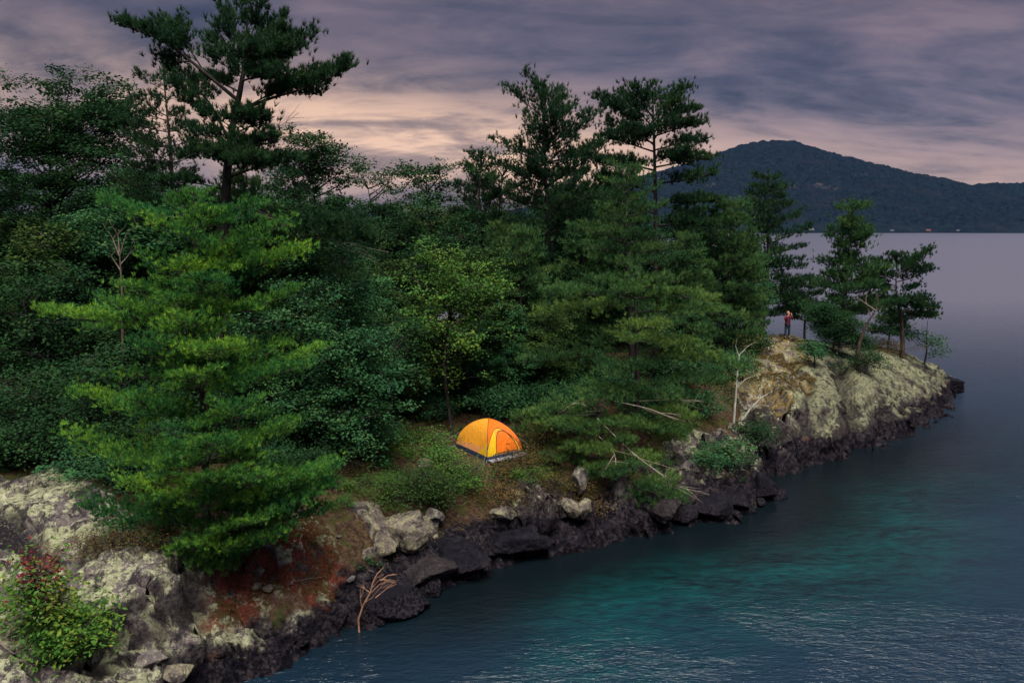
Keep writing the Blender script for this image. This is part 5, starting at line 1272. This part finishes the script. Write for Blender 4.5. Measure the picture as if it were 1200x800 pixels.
for sx in (-1, 1):
    for sy in (-1, 1):
        tb = Tubes(); tb.add([(sx * hx, sy * hy, .05), (sx * (hx + .16), sy * (hy + .16), .0)], .008, .008, 5); tb.add([(sx * (hx + .16), sy * (hy + .16), -.10), (sx * (hx + .18), sy * (hy + .18), .06)], .009, .009, 5); tb.build('peg_strap', M_T_SHEET, tent)

for sx, sy in ((-1, -1), (1, -1), (1, 1), (-1, 1)):
    s = float(sc(np.array(.5))); tb = Tubes(); tb.add([(sx * hx * s, sy * hy * s, HT * .5), (sx * (hx + .55), sy * (hy + .55), 0)], .005, .005, 4); tb.build('guy_line', M_T_SHEET, tent)
# ------------------------------------------------------------------ person on the headland
M_SKIN = plain_mat('skin', (.55, .27, .18), .5, .1); M_JACKET = plain_mat('maroon_jacket', (.10, .014, .032), .85, .3, 14); M_JEANS = plain_mat('blue_jeans', (.030, .048, .085), .9, .3, 16); M_HAIR = plain_mat('auburn_hair', (.26, .085, .04), .7); M_BOOT = plain_mat('dark_boots', (.02, .018, .02), .6); M_PHONE = plain_mat('black_controller', (.02, .02, .022), .35)
def skin(name, verts, edges, radii, mat, parent, root_i=0, sub=2):
    me = bpy.data.meshes.new(name + '_skeleton'); me.from_pydata([tuple(v) for v in verts], edges, [])
    o = bpy.data.objects.new(name + '_skeleton', me); COL.objects.link(o)
    o.modifiers.new('s', 'SKIN')
    for i, r in enumerate(radii):
        d = me.skin_vertices[0].data[i]; d.radius = (r, r) if not isinstance(r, tuple) else r; d.use_root = (i == root_i)
    sm = o.modifiers.new('u', 'SUBSURF'); sm.levels = sub; sm.render_levels = sub
    dg = bpy.context.evaluated_depsgraph_get(); me2 = bpy.data.meshes.new_from_object(o.evaluated_get(dg))
    bpy.data.objects.remove(o); me2.name = name; me2.materials.clear(); me2.materials.append(mat)
    for p in me2.polygons: p.use_smooth = True
    return link(name, me2, parent)
pp = hit(922, 396)
per = empty('person', pp, 0.12); tag(per, 'person in maroon jacket and dark jeans on the headland, both hands raised', 'person')
# the body faces -y (towards the camera)
J = {'pelvis': (0, 0, .93), 'waist': (0, 0, 1.08), 'chest': (0, 0, 1.28), 'neck': (0, -.01, 1.47), 'chin': (0, -.03, 1.555), 'head': (0, -.02, 1.64), 'crown': (0, 0, 1.735)}
names = list(J); vs_ = [J[n_] for n_ in names]; rad = [(.15, .105), (.135, .095), (.165, .105), (.055, .055), (.066, .075), (.078, .098), (.055, .065)]
ed = [(i, i + 1) for i in range(6)]
def addv(p, r, frm): vs_.append(p); rad.append(r); ed.append((frm, len(vs_) - 1)); return len(vs_) - 1
for s in (-1, 1):
    sh_ = addv((s * .18, 0, 1.40), .062, 2); el_ = addv((s * .27, -.13, 1.22), .046, sh_); wr = addv((s * .125, -.25, 1.47), .030, el_); pm = addv((s * .095, -.25, 1.545), (.036, .020), wr)
    for q in range(4):
        k1 = addv((s * (.112 - .022 * q), -.262, 1.598 + .006 * (q in (1, 2))), .0095, pm); k2 = addv((s * (.096 - .022 * q), -.266, 1.635 + .008 * (q in (1, 2))), .0085, k1); addv((s * (.080 - .020 * q), -.258, 1.655), .007, k2)
    th = addv((s * .055, -.255, 1.55), .011, pm); addv((s * .032, -.262, 1.578), .009, th)
    hp = addv((s * .095, 0, .87), .098, 0); kn = addv((s * .115, -.025, .50), .062, hp); an = addv((s * .125, .01, .10), .043, kn); ft = addv((s * .135, -.12, .045), (.048, .034), an)
skin('body', vs_, ed, rad, M_SKIN, per)
jv = [(0, 0, .80), (0, 0, .92), (0, 0, 1.08), (0, 0, 1.28), (0, 0, 1.42)]; jr = [(.19, .145), (.19, .145), (.17, .13), (.20, .14), (.10, .085)]; je = [(0, 1), (1, 2), (2, 3), (3, 4)]
for s in (-1, 1):
    jv += [(s * .185, 0, 1.40), (s * .272, -.13, 1.22), (s * .142, -.235, 1.43)]; jr += [.082, .070, .056]; n0 = len(jv) - 3; je += [(3, n0), (n0, n0 + 1), (n0 + 1, n0 + 2)]
skin('jacket', jv, je, jr, M_JACKET, per)
jv = [(0, 0, .96)]; jr = [(.165, .12)]; je = []
for s in (-1, 1):
    jv += [(s * .097, 0, .85), (s * .116, -.025, .50), (s * .127, .012, .055)]; jr += [.112, .080, .068]; n0 = len(jv) - 3; je += [(0, n0), (n0, n0 + 1), (n0 + 1, n0 + 2)]
skin('trousers', jv, je, jr, M_JEANS, per)
for s in (-1, 1):
    skin('boot', [(s * .126, .03, .12), (s * .128, .02, .05), (s * .138, -.14, .045)], [(0, 1), (1, 2)], [.055, .058, (.055, .042)], M_BOOT, per, 1, 1)
skin('hair', [(0, .045, 1.53), (0, .055, 1.64), (0, .02, 1.735)], [(0, 1), (1, 2)], [(.075, .055), (.092, .075), (.078, .07)], M_HAIR, per, 1)
for s in (-1, 1):
    bm = bmesh.new(); bmesh.ops.create_uvsphere(bm, u_segments=10, v_segments=8, radius=.013, matrix=Matrix.Translation((s * .03, -.112, 1.645))); me = bpy.data.meshes.new('eye'); bm.to_mesh(me); bm.free(); me.materials.append(M_BOOT); link('eye', me, per)
    skin('ear', [(s * .080, -.005, 1.655), (s * .088, .004, 1.64), (s * .080, 0, 1.615)], [(0, 1), (1, 2)], [.012, .016, .010], M_SKIN, per, 1, 1)
skin('nose', [(0, -.105, 1.65), (0, -.130, 1.618)], [(0, 1)], [.010, .015], M_SKIN, per, 0, 1)
skin('mouth', [(-.024, -.102, 1.578), (0, -.108, 1.576), (.024, -.102, 1.578)], [(0, 1), (1, 2)], [.005, .007, .005], plain_mat('lips', (.40, .12, .10), .5), per, 1, 1)
# ------------------------------------------------------------------ sky and sun
SUN_EL, SUN_AZ = math.radians(66), math.radians(168)     # azimuth measured clockwise from +Y, the way the camera looks
world = bpy.data.worlds.new('World'); SC.world = world; world.use_nodes = True
nt = world.node_tree
for nd in list(nt.nodes): nt.nodes.remove(nd)
T = NT(nt)
wout = T.n('ShaderNodeOutputWorld')
tc = T.n('ShaderNodeTexCoord').outputs['Generated']
sep = T.n('ShaderNodeSeparateXYZ'); T.l(tc, sep.inputs[0])
dx, dy, dz = sep.outputs
den = T.math('ADD', T.math('MAXIMUM', dz, 0.0), 0.26)
cu, cvv = T.math('DIVIDE', dx, den), T.math('DIVIDE', dy, den)
cmb = T.n('ShaderNodeCombineXYZ'); T.l(cu, cmb.inputs[0]); T.l(cvv, cmb.inputs[1])
mp = T.n('ShaderNodeMapping'); T.l(cmb.outputs[0], mp.inputs[0]); mp.inputs['Location'].default_value = (3.1, 1.7, 0); mp.inputs['Scale'].default_value = (1.15, 2.1, 1); mp.inputs['Rotation'].default_value = (0, 0, 0.12)
c1 = T.noise(mp.outputs[0], 0.85, 7, 0.58, 0.6)
c2 = T.noise(mp.outputs[0], 2.6, 6, 0.6, 0.5)
cl = T.math('ADD', T.math('MULTIPLY', c1, 0.66), T.math('MULTIPLY', c2, 0.34))
cloud = T.ramp(cl, [(0.39, (.045, .055, .098)), (0.47, (.100, .098, .150)), (0.53, (.165, .138, .190)), (0.63, (.285, .215, .255))])
az = T.math('ARCTAN2', dx, dy)
g1 = T.math('POWER', 2.718, T.math('MULTIPLY', T.math('POWER', T.math('DIVIDE', T.math('SUBTRACT', az, -0.12), 0.33), 2.0), -1.0))
el = T.math('SUBTRACT', dz, T.math('MULTIPLY', T.math('ADD', az, 0.10), -0.10))
b1 = T.math('POWER', 2.718, T.math('MULTIPLY', T.math('POWER', T.math('DIVIDE', T.math('SUBTRACT', el, 0.105), 0.062), 2.0), -1.0))
wm = T.math('MULTIPLY', b1, T.math('ADD', T.math('MULTIPLY', g1, 0.85), 0.36))
wm = T.math('MULTIPLY', wm, T.rng(cl, 0.38, 0.55, 0.30, 1.15), clamp=True)
cloud = T.mix(wm, cloud, (.86, .56, .40))
# seen upper sky darkened, unseen overcast overhead brightened to light scene and water
cloud = T.mix(T.rng(dz, .10, .27), cloud, T.mix(0.34, cloud, (.02, .03, .06)))
hi = T.rng(dz, 0.28, 0.85)
cloud = T.mix(hi, cloud, T.mix(cl, (.38, .39, .54), (.52, .52, .66)))
bgc = T.n('ShaderNodeBackground'); T.l(cloud, bgc.inputs[0]); bgc.inputs[1].default_value = 0.80
sky = T.n('ShaderNodeTexSky', sky_type='NISHITA'); sky.sun_disc = False; sky.sun_elevation = SUN_EL; sky.sun_rotation = SUN_AZ
bgs = T.n('ShaderNodeBackground'); T.l(sky.outputs[0], bgs.inputs[0]); bgs.inputs[1].default_value = 0.05
mx = T.n('ShaderNodeMixShader'); mx.inputs[0].default_value = 0.94
T.l(bgs.outputs[0], mx.inputs[1]); T.l(bgc.outputs[0], mx.inputs[2]); T.l(mx.outputs[0], wout.inputs[0])
sl = bpy.data.lights.new('sun', 'SUN'); sl.energy = 5.0; sl.angle = math.radians(34); sl.color = (1.0, 0.95, 0.86); sl.specular_factor = 0.12
so = bpy.data.objects.new('sun', sl); COL.objects.link(so)
sd_ = Vector((math.sin(SUN_AZ) * math.cos(SUN_EL), math.cos(SUN_AZ) * math.cos(SUN_EL), math.sin(SUN_EL)))
so.rotation_euler = sd_.to_track_quat('Z', 'Y').to_euler()
so.location = sd_ * 60
# evening air over the lake
hm, hnt, hout = new_mat('evening_haze'); HT_ = NT(hnt)
pv = HT_.n('ShaderNodeVolumePrincipled'); pv.inputs['Color'].default_value = (.16, .38, 1.0, 1); pv.inputs['Density'].default_value = 0.000022; pv.inputs['Anisotropy'].default_value = 0.0
HT_.l(pv.outputs[0], hout.inputs['Volume'])
Vh, Fh = slab(-3700, 3700, -650, 3150, -5, 330)
hz = link('haze', mesh_np('haze', Vh, Fh, [hm])); tag(hz, 'thin blue evening haze over the lake', kind='stuff')
SC.view_settings.view_transform = 'Standard'; SC.view_settings.look = 'None'; SC.view_settings.exposure = 0.45; SC.view_settings.gamma = 1.0; SC.view_settings.use_curve_mapping = False
SC.render.engine = 'CYCLES'
SC.cycles.max_bounces = 6; SC.cycles.diffuse_bounces = 3; SC.cycles.glossy_bounces = 3; SC.cycles.transmission_bounces = 3
SC.cycles.caustics_reflective = False; SC.cycles.caustics_refractive = False
